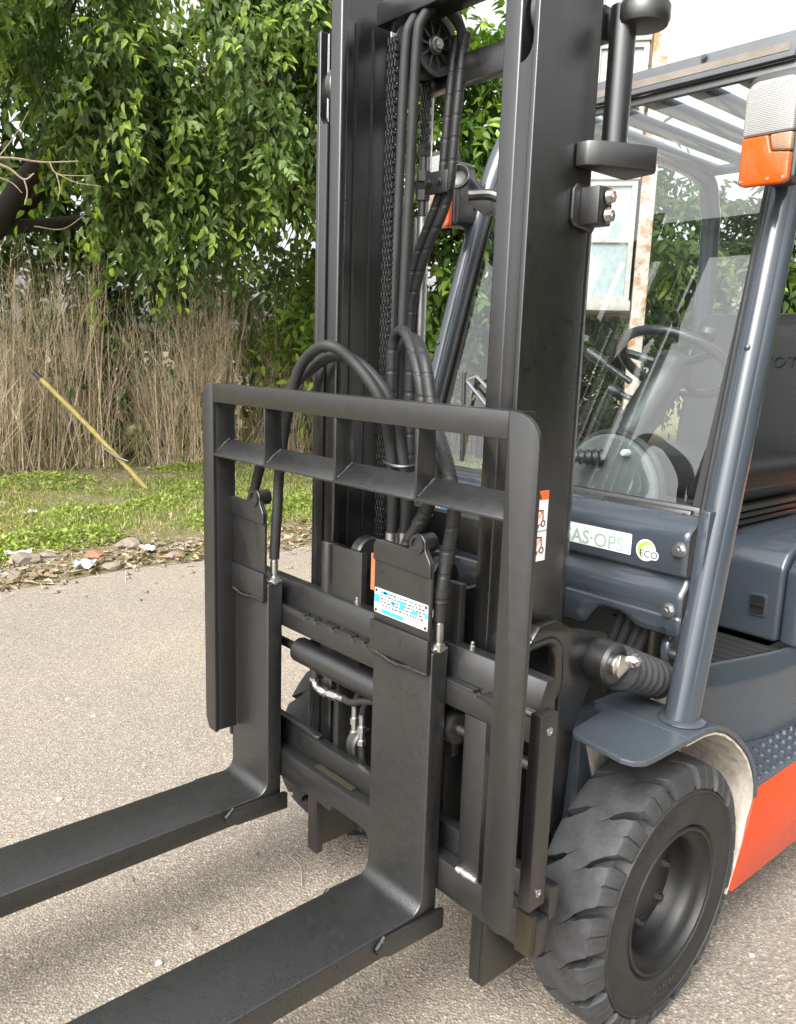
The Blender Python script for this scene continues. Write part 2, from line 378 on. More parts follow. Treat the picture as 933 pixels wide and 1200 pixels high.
def sprays(centers, n_sprays, per, droop=0.8, size=(0.10, 0.17), cols=None, length=(0.45, 0.95), shell=0.45, bright=0.12):
    """leaf data for drooping sprays in ellipsoids: centers = [(x,y,z,rx,ry,rz,weight)]"""
    cs = np.array(centers, float); wts = cs[:, 6]/cs[:, 6].sum()
    k = rng.choice(len(cs), n_sprays, p=wts); c = cs[k]
    d = rng.normal(size=(n_sprays, 3)); d /= np.linalg.norm(d, axis=1, keepdims=True)
    rad = shell + (1-shell)*rng.random(n_sprays)**0.6
    base = c[:, :3] + d*c[:, 3:6]*rad[:, None]
    sd = d*0.8 + rng.normal(size=(n_sprays, 3))*0.35; sd[:, 2] -= droop; sd /= np.linalg.norm(sd, axis=1, keepdims=True)
    sl = rng.uniform(*length, n_sprays)
    t = np.linspace(0.05, 1.0, per)[None, :, None]
    sag = np.zeros((1, 1, 3)); sag[0, 0, 2] = -0.25
    P = base[:, None, :] + sd[:, None, :]*sl[:, None, None]*t + sag*(t**2)*sl[:, None, None] + rng.normal(size=(n_sprays, per, 3))*0.025
    side = np.cross(sd, rng.normal(size=(n_sprays, 3))); side /= np.linalg.norm(side, axis=1, keepdims=True)
    alt = np.where(np.arange(per) % 2 == 0, 1.0, -1.0)[None, :, None]
    D = sd[:, None, :]*0.5 + side[:, None, :]*alt*0.75 + rng.normal(size=(n_sprays, per, 3))*0.28; D[:, :, 2] -= 0.65*droop
    N = np.zeros_like(P); N[:, :, 2] = 0.75; N += d[:, None, :]*0.7 + rng.normal(size=P.shape)*0.35
    L = rng.uniform(size[0], size[1], (n_sprays, per))*(0.75+0.45*(1-np.abs(t[..., 0]-0.45)))
    Wd = L*rng.uniform(0.52, 0.74, L.shape)
    cols = cols or [(0.068, 0.110, 0.034), (0.090, 0.140, 0.042), (0.115, 0.172, 0.048), (0.050, 0.085, 0.028)]
    ca = np.array(cols)[rng.integers(0, len(cols), n_sprays)]*rng.uniform(0.65, 1.35, len(cs))[k][:, None]
    C = ca[:, None, :]*rng.uniform(0.75, 1.3, (n_sprays, per, 1))
    young = (rng.random(n_sprays) < bright)[:, None, None] * np.clip((t-0.45)*1.9, 0, 1)
    C = C*(1-young) + np.array([0.26, 0.36, 0.05])*young
    f = lambda a: a.reshape(-1, a.shape[-1]) if a.ndim == 3 else a.reshape(-1)
    return f(P), f(D), f(N), f(L), f(Wd), f(C), base
def limb(b, pts, r0, r1, n=10):
    P = smooth(pts, 6); b.tube(P, [(r0+(r1-r0)*i/(len(P)-1))*(1+0.10*math.sin(i*1.7)) for i in range(len(P))], n)
def tree(name, label, base, trunk, limbs, centers, n_sprays, per, group=None, mat='leaf', twigs=True, **kw):
    t = empty(name, base); o0 = np.array(base)
    b = MB(); 
    for pts, r0, r1 in trunk: limb(b, [Vector(p)-Vector(base) for p in pts], r0, r1, 12)
    b.build('trunk', M['bark'], t, 0, 2, 80)
    b = MB()
    for pts, r0, r1 in limbs:
        lb_ = MB(); limb(lb_, [Vector(p)-Vector(base) for p in pts], r0, r1); lb_.build('limb', M['bark'], t, 0, 2, 80)
    P, D, N, L, Wd, C, sb = sprays(centers, n_sprays, per, **kw)
    if twigs:
        cs = np.array(centers)[:, :3]
        for q in sb[::max(1, len(sb)//260)]:
            j = cs[np.argmin(np.linalg.norm(cs-q, axis=1))]; mid = (q+j)/2+np.array([0, 0, 0.12])
            b.tube([Vector(j-o0), Vector(mid-o0), Vector(q-o0)], [0.016, 0.010, 0.004], 5)
    if b.v: b.build('twigs', M['bark'], t, 0, 2, 80)['kind'] = 'stuff'
    crown = leaf_cloud('crown', P-o0, D, N, L, Wd, C, M[mat], t, 'stuff')
    tag(t, label, 'tree', group); return t, crown
G_T = 'trees along the far side of the yard'
# big overhanging tree on the left
C1 = []
while len(C1) < 74:
    x, y, z = random.uniform(-7.0, -5.0), random.uniform(-0.9, 4.0), random.uniform(2.35, 5.2)
    if y < 1.25 and z < 3.75: continue
    if x < -6.3 and z < 3.0: continue
    if z < 2.9 and (random.random() < 0.4 or y > 2.7): continue
    sc_ = random.uniform(0.75, 1.25)
    C1.append((x, y, z, 0.25*sc_, 0.27*sc_, 0.42*sc_, sc_))
TB = (-7.5, 0.1, 0.0)
t1, cr1 = tree('broadleaf_tree', 'large dark limbed tree with drooping sprays over the reeds', TB,
     [([TB, (-7.45, 0.25, 0.9), (-7.3, 0.55, 1.8), (-7.05, 0.85, 2.4)], 0.15, 0.11)],
     [([(-7.05, 0.85, 2.4), (-6.75, 1.15, 2.9), (-6.45, 1.5, 3.35), (-6.1, 1.9, 3.8), (-5.7, 2.5, 4.3)], 0.11, 0.05), ([(-7.25, 0.6, 1.9), (-7.0, 0.15, 2.7), (-6.7, -0.1, 3.3), (-6.3, -0.1, 4.1)], 0.09, 0.04), ([(-6.6, 1.35, 3.15), (-6.2, 1.3, 3.5), (-5.8, 1.4, 3.7)], 0.06, 0.02),
      ([(-6.3, 1.7, 3.5), (-5.9, 2.5, 3.7), (-5.5, 3.2, 3.9)], 0.06, 0.02), ([(-7.05, 0.85, 2.4), (-6.9, 1.9, 2.6), (-6.6, 2.9, 2.75)], 0.07, 0.025), ([(-7.1, 0.8, 2.3), (-7.2, 2.2, 3.6), (-7.0, 3.4, 4.5)], 0.09, 0.03)],
     C1, 2900, 15, G_T, size=(0.058, 0.112), bright=0.32, shell=0.2, droop=0.9, length=(0.22, 0.5), cols=[(0.105, 0.16, 0.05), (0.135, 0.20, 0.062), (0.175, 0.245, 0.075), (0.075, 0.12, 0.04)])
# the leaves that show largest, one by one
P, D, N, L, Wd, C, sb = sprays([(-5.25, 1.45, 3.25, 0.35, 0.40, 0.65, 1), (-4.85, 2.35, 3.55, 0.30, 0.40, 0.75, 1), (-5.55, 0.5, 3.9, 0.3, 0.5, 0.4, 0.5)], 20, 15, size=(0.075, 0.12), shell=0.7, bright=0.5)
protos = []
for ccol in ((0.05, 0.095, 0.018), (0.075, 0.13, 0.022), (0.15, 0.23, 0.032)):
    me = leaf_cloud('', np.zeros((1, 3)), np.array([[0, 1.0, 0]]), np.array([[0, 0, 1.0]]), np.array([1.0]), np.array([0.66]), np.array([ccol]), M['leaf']); me.name = 'leaf'; protos.append(me)
for i in range(len(P)):
    d = Vector(D[i]).normalized(); x = d.cross(Vector(N[i])).normalized(); z = x.cross(d)
    mm = Matrix((x*L[i], d*L[i], z*L[i])).transposed().to_4x4(); mm.translation = Vector(P[i])-Vector(TB)
    inst(protos[2 if C[i][0] > 0.13 else (1 if C[i][0] > 0.055 else 0)], 'leaf', t1, mm)
# tree behind it, filling the dark middle
C2 = [(-8.6, 2.2, 4.2, 1.0, 1.3, 1.0, 1), (-8.8, 4.2, 4.6, 1.2, 1.4, 1.2, 1), (-9.2, 0.4, 4.5, 1.2, 1.4, 1.0, 1), (-8.4, 3.2, 2.9, 0.9, 1.2, 0.6, 0.8), (-9.0, 1.2, 3.0, 0.8, 1.2, 0.5, 0.6), (-8.6, 5.6, 3.6, 1.0, 1.1, 1.4, 0.9)]
tree('broadleaf_tree', 'dense shaded tree standing behind the drooping tree and the reeds', (-9.3, 2.6, 0), [([(-9.3, 2.6, 0), (-9.2, 2.7, 1.2), (-8.9, 2.6, 2.4), (-8.7, 2.7, 3.6)], 0.17, 0.10)],
     [([(-8.9, 2.6, 2.4), (-8.7, 3.4, 3.2), (-8.7, 4.4, 4.4)], 0.08, 0.03), ([(-8.9, 2.6, 2.2), (-9.0, 1.6, 3.1), (-9.1, 0.6, 4.2)], 0.08, 0.03)], C2, 480, 16, G_T, size=(0.13, 0.20), bright=0.03)
# brighter trees seen between the mast rails and to the right
C3 = [(-5.6, 6.4, 2.4, 0.8, 0.9, 0.9, 1), (-5.2, 6.2, 3.9, 0.9, 0.9, 0.9, 1.2), (-6.1, 7.2, 4.9, 0.7, 0.8, 0.6, 0.8), (-6.4, 5.6, 4.3, 0.9, 1.0, 0.9, 1.0), (-6.3, 5.2, 2.4, 0.8, 0.8, 0.7, 0.7), (-4.8, 7.2, 3.0, 0.6, 0.7, 0.8, 0.8), (-6.6, 4.9, 5.2, 0.8, 0.8, 0.7, 0.6)]
G2 = [(0.07, 0.125, 0.02), (0.09, 0.155, 0.025), (0.05, 0.10, 0.02)]
tree('leafy_tree', 'bright green tree showing between the two mast rails', (-6.0, 6.5, 0), [([(-6.0, 6.5, 0), (-5.95, 6.4, 1.2), (-5.8, 6.3, 2.6), (-5.6, 6.4, 4.0)], 0.13, 0.06)],
     [([(-5.9, 6.4, 1.6), (-5.4, 6.2, 2.6), (-5.1, 6.2, 3.6)], 0.05, 0.02), ([(-5.9, 6.4, 2.0), (-6.3, 5.6, 3.4), (-6.4, 5.4, 4.4)], 0.05, 0.02)], C3, 900, 16, G_T, cols=G2, size=(0.11, 0.17), droop=0.55, bright=0.25)
C4 = [(-4.6, 10.0, 2.0, 1.0, 1.1, 1.1, 1), (-3.2, 11.2, 2.1, 1.2, 1.0, 1.1, 1), (-5.6, 9.4, 3.0, 0.9, 1.0, 0.9, 0.7), (-4.0, 10.6, 3.2, 1.0, 1.0, 0.6, 0.7), (-2.0, 12.2, 2.2, 1.2, 1.0, 1.2, 1)]
tree('leafy_tree', 'dark green bushy tree seen through the windscreen beyond the building', (-3.9, 10.8, 0), [([(-3.9, 10.8, 0), (-3.9, 10.7, 1.0), (-4.0, 10.5, 2.4)], 0.14, 0.06)],
     [([(-3.9, 10.7, 0.9), (-3.2, 11.1, 1.8)], 0.06, 0.02)], C4, 900, 16, G_T, size=(0.12, 0.19), droop=0.5, bright=0.12)
C5 = [(-0.2, 13.0, 2.0, 1.3, 1.1, 1.0, 1), (1.6, 13.6, 2.0, 1.3, 1.1, 1.0, 1), (3.4, 14.2, 2.2, 1.4, 1.2, 1.1, 1), (0.7, 13.6, 3.0, 1.2, 1.0, 0.6, 0.6)]
tree('leafy_tree', 'green tree behind the driver seat at the right edge', (1.2, 13.8, 0), [([(1.2, 13.8, 0), (1.2, 13.7, 1.0), (1.2, 13.6, 2.2)], 0.15, 0.07)],
     [([(1.2, 13.7, 0.9), (0.2, 13.2, 1.8)], 0.06, 0.02), ([(1.2, 13.7, 0.9), (2.8, 14.0, 1.9)], 0.06, 0.02)], C5, 700, 16, G_T, size=(0.13, 0.2), droop=0.5, bright=0.12)
# shrubs behind the reeds
for k, (x, y, z, rx, ry, rz, lab) in enumerate(((-9.0, -1.2, 1.25, 0.9, 1.5, 1.3, 'dark shrub behind the reeds at the left edge'), (-8.9, 1.4, 1.2, 0.8, 1.5, 1.2, 'dark shrub behind the reeds under the leaning trunk'), (-8.5, 3.7, 1.2, 0.8, 1.4, 1.25, 'dark shrub behind the reeds left of the mast'), (-7.8, 5.9, 1.15, 0.9, 1.3, 1.2, 'shrub behind the mast at the far end of the reeds'), (-6.3, 8.3, 1.1, 1.0, 1.2, 1.1, 'green shrub behind the windscreen left of the rusty post'))):
    t = empty('shrub', (x, y, 0)); P, D, N, L, Wd, C, sb = sprays([(0, 0, z, rx, ry, rz, 1)], 420, 14, droop=0.3, size=(0.10, 0.17), bright=0.03 if k < 4 else 0.2)
    leaf_cloud('foliage', P, D, N, L, Wd, C, M['leaf'], t, 'stuff')
    b = MB()
    for q in range(7): limb(b, [(random.uniform(-.2, .2), random.uniform(-.2, .2), 0), (random.uniform(-.3, .3), random.uniform(-.4, .4), 0.6), (random.uniform(-.6, .6), random.uniform(-.9, .9), 1.4)], 0.03, 0.01, 6)
    b.build('stem', M['bark'], t, 0, 2, 80); tag(t, lab, 'shrub', 'shrubs behind the reeds')
# unseen leaf mass, added to darken reflections and sky fill on the truck's left
CW = [(4.5+3.4*k-0.2*k*k, 14.0-2.6*k, 3.2, 2.2, 2.2, 3.4, 1) for k in range(7)]
P, D, N, L, Wd, C, sb = sprays(CW, 4200, 10, droop=0.4, size=(0.30, 0.55), length=(0.8, 1.6), bright=0.05)
o = leaf_cloud('unseen_foliage', P, D, N, L, Wd, C, M['leaf'], None, 'stuff'); tag(o, 'added leaf mass out of view that darkens the left side faces', 'unseen_foliage')
# yellow green sapling beside the left rail
t = empty('sapling', (-6.9, 4.5, 0)); P, D, N, L, Wd, C, sb = sprays([(0.1, 0, 1.75, 0.35, 0.45, 0.45, 1)], 90, 12, droop=0.3, size=(0.10, 0.16), cols=[(0.16, 0.26, 0.03), (0.12, 0.2, 0.03)], bright=0.5)
leaf_cloud('foliage', P, D, N, L, Wd, C, M['leaf'], t, 'stuff'); b = MB(); limb(b, [(0, 0, 0), (0.05, 0, 0.8), (0.1, 0, 1.9)], 0.025, 0.008, 6); b.build('stem', M['bark'], t); tag(t, 'small yellow green sapling by the left mast rail', 'sapling')

# reeds: tall dry stalks with feathery heads
def stalk_mesh(name, specs, mat, kind='stuff'):
    """specs: (base xyz, lean xy, height, radius, colour, curl)"""
    V = []; F = []; C = []
    for (bx, by, bz), (lx, ly), h, r_, c, curl in specs:
        k = len(V); n = 5
        for i in range(n):
            t = i/(n-1); cx = bx+lx*t+curl[0]*t*t; cy = by+ly*t+curl[1]*t*t; cz = bz+h*t*(1-0.10*t*(abs(curl[0])+abs(curl[1])))
            rr_ = r_*(1-0.75*t)
            for a in range(3): V.append((cx+rr_*math.cos(a*2.094+k), cy+rr_*math.sin(a*2.094+k), cz)); C.append(c)
        for i in range(n-1):
            for a in range(3): F.append((k+i*3+a, k+i*3+(a+1) % 3, k+(i+1)*3+(a+1) % 3, k+(i+1)*3+a))
    me = bpy.data.meshes.new(name); me.from_pydata(V, [], F)
    at = me.color_attributes.new('tint', 'FLOAT_COLOR', 'POINT'); ca = np.ones((len(V), 4), np.float32); ca[:, :3] = np.array(C); at.data.foreach_set('color', ca.reshape(-1))
    me.materials.append(mat); o = bpy.data.objects.new(name, me); col.objects.link(o); o['kind'] = kind; return o
STRAW = [(0.72, 0.59, 0.45), (0.58, 0.46, 0.34), (0.84, 0.74, 0.60), (0.44, 0.34, 0.24), (0.68, 0.57, 0.44)]
sp_ = []; heads = []
def reed_x(y): return -7.25+0.10*max(0, y-1)+0.25*noise2(y, 1, 1.3, 2)
for i in range(4600):
    y = random.uniform(-2.6, 7.0)
    if noise2(y*1.7, 3, 2.2, 6)+0.35*noise2(y, 5, 7.0, 2) < random.uniform(-0.75, 0.05): continue
    x = reed_x(y)-abs(random.gauss(0, 0.55)); z = verge_z(x, y)
    cl = 0.82+0.22*noise2(x*2, y, 2.4, 9); h = random.uniform(1.35, 2.75)*cl
    if random.random() < 0.2: h *= 0.55
    c = random.choice(STRAW); s_ = random.uniform(0.7, 1.15); c = tuple(q*s_ for q in c)
    lx, ly = random.gauss(0, 0.17), random.gauss(0, 0.26)
    if random.random() < 0.10: lx *= 2.5; ly *= 3.5; h *= 0.7
    cu = (random.gauss(0, 0.10), random.gauss(0, 0.12))
    sp_.append(((x, y, z), (lx, ly), h, random.uniform(0.0024, 0.0048), c, cu))
    if random.random() < 0.6:
        for q in range(random.randint(5, 11)):
            t = random.uniform(0.4, 1.0); p0 = (x+lx*t+cu[0]*t*t, y+ly*t+cu[1]*t*t, z+h*t*0.98); up_h = random.uniform(0.10, 0.32)
            sp_.append((p0, (random.gauss(0, 0.10), random.gauss(0, 0.12)), up_h, 0.0020, tuple(v_*1.05 for v_ in c), (random.gauss(0, 0.04), random.gauss(0, 0.04))))
rd = stalk_mesh('dry_reeds', sp_, M['straw']); tag(rd, 'stand of tall dry straw coloured reeds below the trees', 'reeds')
# leaning bare stems and creepers in the reeds
sp_ = []
for i in range(260):
    y = random.uniform(-2.4, 6.5); x = reed_x(y)+random.uniform(-0.3, 0.35); z = verge_z(x, y)
    sp_.append(((x, y, z), (random.gauss(0, 0.3), random.gauss(0, 0.7)), random.uniform(0.4, 1.1), 0.004, random.choice([(0.30, 0.26, 0.08), (0.20, 0.24, 0.05), (0.38, 0.30, 0.2)]), (0.1, 0.1)))
o = stalk_mesh('leaning_stems', sp_, M['straw']); tag(o, 'thin leaning stems fallen among the reeds', 'stems')
# grass and weeds on the verge
P = []; D = []; N = []; L = []; Wd = []; C = []
def greenness(x, y):
    d = edge_x(y)-x
    return 0.5+0.55*noise2(x, y, 1.25, 4)+0.35*noise2(x, y, 3.1, 8)-(0.75 if d < 0.5 else 0)-(0.25 if d > 2.9 else 0)+0.05
for i in range(150000):
    y = random.uniform(-2.5, 8.5); x = edge_x(y)-0.05-random.random()**1.3*4.2
    g_ = greenness(x, y)
    if random.random() > max(0.04, g_): continue
    z = verge_z(x, y)
    P.append((x, y, z)); D.append((random.gauss(0, .5), random.gauss(0, .5), random.uniform(.5, 1.2))); N.append((random.gauss(0, 1), random.gauss(0, 1), 0.4))
    l = random.uniform(0.025, 0.06)*(0.7+0.8*max(0, g_)); L.append(l); Wd.append(l*random.uniform(0.10, 0.22))
    q = random.random(); C.append((0.22, 0.29, 0.06) if q < .32 else ((0.30, 0.37, 0.085) if q < .58 else ((0.15, 0.21, 0.045) if q < .68 else (0.46, 0.40, 0.23))))
A = lambda q: np.array(q, float)
o = leaf_cloud('grass', A(P), A(D), A(N), A(L), A(Wd), A(C), M['grass'], None, 'stuff'); tag(o, 'sparse green grass growing on the verge before the reeds', 'grass')
# leafy weeds in bright clumps
P = []; D = []; N = []; L = []; Wd = []; C = []
CL = [(-4.25, 0.55, 0.20), (-4.30, 1.75, 0.30), (-4.45, 2.15, 0.28), (-4.25, -0.15, 0.28), (-4.4, 0.25, 0.22), (-4.6, 2.7, 0.28), (-4.2, 2.9, 0.32), (-4.4, 3.3, 0.34), (-5.0, 0.8, 0.3), (-5.6, 2.2, 0.35), (-5.2, 1.5, 0.25), (-4.8, 3.9, 0.4), (-6.8, 2.7, 0.35), (-6.7, 1.1, 0.4), (-6.6, 4.2, 0.4), (-5.0, -0.4, 0.35), (-4.1, 3.6, 0.3)]
for cx, cy, cr in CL:
    for i in range(int(2600*cr)):
        a = random.uniform(0, 6.283); q = cr*math.sqrt(random.random()); x, y = cx+q*math.cos(a), cy+q*math.sin(a)*1.3; hh = 0.09*(1-(q/cr)**2)*random.random()
        P.append((x, y, verge_z(x, y)+hh)); D.append((random.gauss(0, .7), random.gauss(0, .7), random.uniform(0, .8))); N.append((random.gauss(0, .4), random.gauss(0, .4), 1))
        l = random.uniform(0.02, 0.048); L.append(l); Wd.append(l*0.75); q = random.random(); C.append((0.22, 0.30, 0.055) if q < .45 else ((0.32, 0.40, 0.085) if q < .7 else ((0.15, 0.22, 0.045) if q < .9 else (0.36, 0.30, 0.16))))
o = leaf_cloud('weeds', A(P), A(D), A(N), A(L), A(Wd), A(C), M['grass'], None, 'stuff'); tag(o, 'bright green leafy weeds in low clumps on the verge', 'weeds')
# straw litter, rubble and gravel along the asphalt edge
sp_ = []
for i in range(2600):
    y = random.uniform(-2.5, 7.5); x = (edge_x(y)+random.gauss(-0.2, 0.25)) if random.random() < .4 else (reed_x(y)+random.uniform(-0.5, 0.9)); z = max(0.004, verge_z(x, y) if x < edge_x(y) else 0.004)+0.004
    a = random.uniform(0, 6.28); l = random.uniform(0.05, 0.28); sp_.append(((x, y, z), (l*math.cos(a), l*math.sin(a)), random.uniform(0.0, 0.03), 0.0025, random.choice(STRAW), (0, 0)))
o = stalk_mesh('straw_litter', sp_, M['straw']); tag(o, 'loose straw lying along the verge', 'straw')
def rock(r_, seed, flat_=0.6):
    rnd = random.Random(seed); bm = bmesh.new(); bmesh.ops.create_icosphere(bm, subdivisions=2, radius=r_)
    for v in bm.verts:
        s_ = 1+0.28*math.sin(v.co.x/r_*3+seed)+0.22*math.sin(v.co.y/r_*4+seed*2)+rnd.uniform(-.1, .1); v.co = Vector((v.co.x*s_*1.2, v.co.y*s_, v.co.z*s_*flat_))
    return bm
V = []; F = []
for i in range(2600):
    y = random.uniform(-2.4, 5.5); x = edge_x(y)+(random.gauss(-0.24, 0.15) if random.random() < .94 else random.gauss(0.2, 0.3)); z = max(0, verge_z(x, y)) if x < edge_x(y) else 0
    s_ = random.choice([0.006, 0.009, 0.013, 0.02]); k = len(V)
    pts = [(1, 0, .2), (0, 1, .1), (-1, 0, .2), (0, -1, .3), (0, 0, .9), (.6, .6, .5)]
    for px, py, pz in pts: V.append((x+px*s_*random.uniform(.6, 1.4), y+py*s_*random.uniform(.6, 1.4), z+pz*s_))
    F += [(k, k+1, k+4), (k+1, k+2, k+4), (k+2, k+3, k+4), (k+3, k, k+4), (k, k+5, k+1)]
b = MB(); b.v = V; b.f = F; o = b.build('gravel', M['rubble'], None, 0, 2, 20); tag(o, 'loose gravel and crumbs along the asphalt edge', 'gravel', None, 'stuff')

# dead leaves and flakes in the rubble strip
P = []; D = []; N = []; L = []; Wd = []; C = []
for i in range(1900):
    y = random.uniform(-2.4, 6.0); x = edge_x(y)-abs(random.gauss(0.05, 0.24)) if random.random() < .8 else reed_x(y)+random.uniform(-.2, 1.0)
    P.append((x, y, verge_z(x, y)+random.uniform(0.004, 0.025))); D.append((random.gauss(0, 1), random.gauss(0, 1), random.uniform(-.1, .3))); N.append((random.gauss(0, .4), random.gauss(0, .4), 1))
    l = random.uniform(0.03, 0.085); L.append(l); Wd.append(l*random.uniform(0.5, 1.0)); C.append(random.choice([(0.34, 0.25, 0.16), (0.22, 0.16, 0.10), (0.40, 0.33, 0.24), (0.20, 0.15, 0.10), (0.15, 0.11, 0.07)]))
o = leaf_cloud('dead_leaves', A(P), A(D), A(N), A(L), A(Wd), A(C), M['straw'], None, 'stuff'); tag(o, 'brown dead leaves and flakes along the asphalt edge', 'dead leaves')

# ---- old glazed building behind the cab
bl = empty('glazed_shed', (-3.49, 5.9, 0)); tag(bl, 'old raised shed with milky panes in rusty frames behind the cab', 'shed')
ux = Vector((0.80, 0.60, 0)); uy = Vector((-0.60, 0.80, 0))
def lbox(mb, a0, a1, d0, d1, z0, z1):
    v = [(ux*a+uy*d+Vector((0, 0, z))) for z in (z0, z1) for a, d in ((a0, d0), (a1, d0), (a1, d1), (a0, d1))]
    mb.add(v, [(0, 3, 2, 1), (4, 5, 6, 7), (0, 1, 5, 4), (1, 2, 6, 5), (2, 3, 7, 6), (3, 0, 4, 7)])
for a in (0.0, -1.2):
    b = MB(); lbox(b, a-0.07, a+0.07, 0, 0.14, 0, 6.0); b.build('corner_post', M['rust'], bl, 0.01)
b = MB(); lbox(b, 0.0, 0.07, 0.20, 3.0, 1.95, 6.0); lbox(b, -1.1, 0.0, 2.9, 3.0, 1.95, 6.0); b.build('side_wall', M['rust'], bl)
for z in (1.90, 3.15, 4.4, 5.65):
    b = MB(); lbox(b, -1.114, -0.086, -0.02, 0.10, z, z+0.10); b.build('window_rail', M['framewhite'], bl, 0.005)
b = MB(); lbox(b, -1.1, 0.0, 0.3, 2.8, 1.92, 2.0); b.build('raised_floor', M['rust'], bl)
for zi, z in enumerate((2.0, 3.25, 4.5)):
    for a in (-1.10, -0.60):
        fr = MB(); a1 = a+0.50
        for q in ((a+0.003, a+0.05, z+0.003, z+1.147), (a1-0.053, a1-0.003, z+0.003, z+1.147)): lbox(fr, q[0], q[1], 0.0, 0.07, q[2], q[3])
        for q in ((z+0.003, z+0.05), (z+0.56, z+0.60), (z+1.097, z+1.147)): lbox(fr, a+0.051, a1-0.054, 0.0, 0.065, q[0], q[1])
        f_ = fr.build('window_frame', M['framewhite'], bl)
        for z0, z1 in ((z+0.051, z+0.559), (z+0.601, z+1.096)):
            pn = MB(); lbox(pn, a+0.051, a1-0.054, 0.03, 0.036, z0, z1); pn.build('pane', M['pane'], f_)

# ================================================================== FORKLIFT
# x: towards the truck's left side, y: towards its rear, z: up; front axle above the origin
fl = empty('forklift'); tag(fl, 'grey and orange counterbalance forklift with black mast and two long forks', 'forklift')

# ---- mast rails
def rail_profile(s, xo, xi, yf_, yr, tf, tw):
    return [(s*xo, yf_), (s*xi, yf_), (s*xi, yf_+tf), (s*(xo-tw), yf_+tf), (s*(xo-tw), yr-tf), (s*xi, yr-tf), (s*xi, yr), (s*xo, yr)]
for s in (1, -1):
    b = MB(); b.prism([(s*0.310, -0.330), (s*0.2985, -0.330), (s*0.2985, -0.310), (s*0.294, -0.310), (s*0.294, -0.180), (s*0.2715, -0.180), (s*0.2715, -0.160), (s*0.310, -0.160)], 'z', 0.115, 2.06)
    o = b.build('outer_mast_rail', M['mast'], fl, 0.0035, 3)
    b = MB(); b.prism([(s*x, z) for x, z in [(0.2715, 0.115), (0.2987, 0.115), (0.2987, 1.895)] + arc(0.2715, 1.895, 0.0271, 0, -70, 6)[1:] + [(0.2715, 1.868)]], 'y', -0.3298, -0.3102)
    b.build('rail_flange', M['mast'], o, 0.0035, 3)
    b = MB(); b.lathe([(0.012, -0.017), (0.046, -0.017), (0.050, -0.012), (0.050, 0.012), (0.046, 0.017), (0.012, 0.017)], (s*0.292, -0.268, 1.955), (1, 0, 0), 40)
    b.build('mast_roller', M['roller'], o, 0)
    b = MB(); b.prism(rail_profile(s, 0.2685, 0.229, -0.326, -0.150, 0.020, 0.014), 'z', 0.36, 2.15)
    b.build('inner_mast_rail', M['mast'], fl, 0.0045, 3)
    b = MB(); b.box(s*0.2535, s*0.2520, -0.270, -0.262, 0.36, 2.08); b.box(s*0.2535, s*0.2520, -0.222, -0.216, 0.36, 2.08)
    b.build('wear_strip', M['dark'], fl)
    # lift cylinders behind the rails
    b = MB(); b.tube([(s*0.250, -0.112, 0.22), (s*0.250, -0.112, 1.70)], 0.028, 24); b.tube([(s*0.322, -0.116, 1.745), (s*0.322, -0.116, 2.0)], 0.0235, 24)
    cy = b.build('lift_cylinder', M['mast'], fl, 0)
    b = MB(); b.lathe([(0.026, 0), (0.043, 0.004), (0.046, 0.012), (0.046, 0.034), (0.041, 0.042), (0.02, 0.043)], (s*0.350, -0.098, 1.962), (0, 0, 1), 32)
    b.cyl((s*0.345, -0.100, 1.98), (s*0.345, -0.100, 2.08), 0.016, 16); b.build('cylinder_head', M['black'], cy)
    b = MB(); pl = [(0.3115, -0.214), (0.335, -0.212), (0.352, -0.196), (0.392, -0.118), (0.398, -0.092), (0.385, -0.072), (0.3115, -0.060)]
    b.prism([(s*x, y) for x, y in pl], 'z', 1.718, 1.760); b.build('cylinder_bracket', M['black'], cy, 0.004, 2)
    b = MB(); b.prism([(-0.218, 1.630), (-0.210, 1.618), (-0.155, 1.612), (-0.148, 1.622), (-0.148, 1.678), (-0.157, 1.690), (-0.208, 1.692), (-0.218, 1.680)], 'x', s*0.3105, s*0.318)
    b.box(s*0.318, s*0.358, -0.200, -0.158, 1.620, 1.685)
    br = b.build('bolted_block', M['black'], cy, 0.003)
    for z in (1.636, 1.668): bolt(fl, (s*0.359, -0.172, z), (s, 0.15, 0), 0.0105, 'steel')
# cross members
b = MB(); b.box(-0.228, 0.228, -0.235, -0.165, 2.075, 2.12); b.build('upper_crossbar', M['mast'], fl, 0.003)
b = MB(); b.box(-0.293, 0.293, -0.135, -0.105, 1.950, 2.008); b.build('rear_crossbar', M['mast'], fl, 0.003)
b = MB(); b.box(-0.293, 0.293, -0.150, -0.12, 0.95, 1.03); b.build('middle_crossbar', M['mast'], fl, 0.003)
b = MB(); b.box(-0.293, 0.293, -0.158, -0.12, 0.20, 0.34); b.build('lower_crossbar', M['mast'], fl, 0.003)
b = MB(); b.box(-0.228, 0.228, -0.20, -0.165, 0.24, 0.30); b.build('inner_crossbar', M['dark'], fl, 0.003)

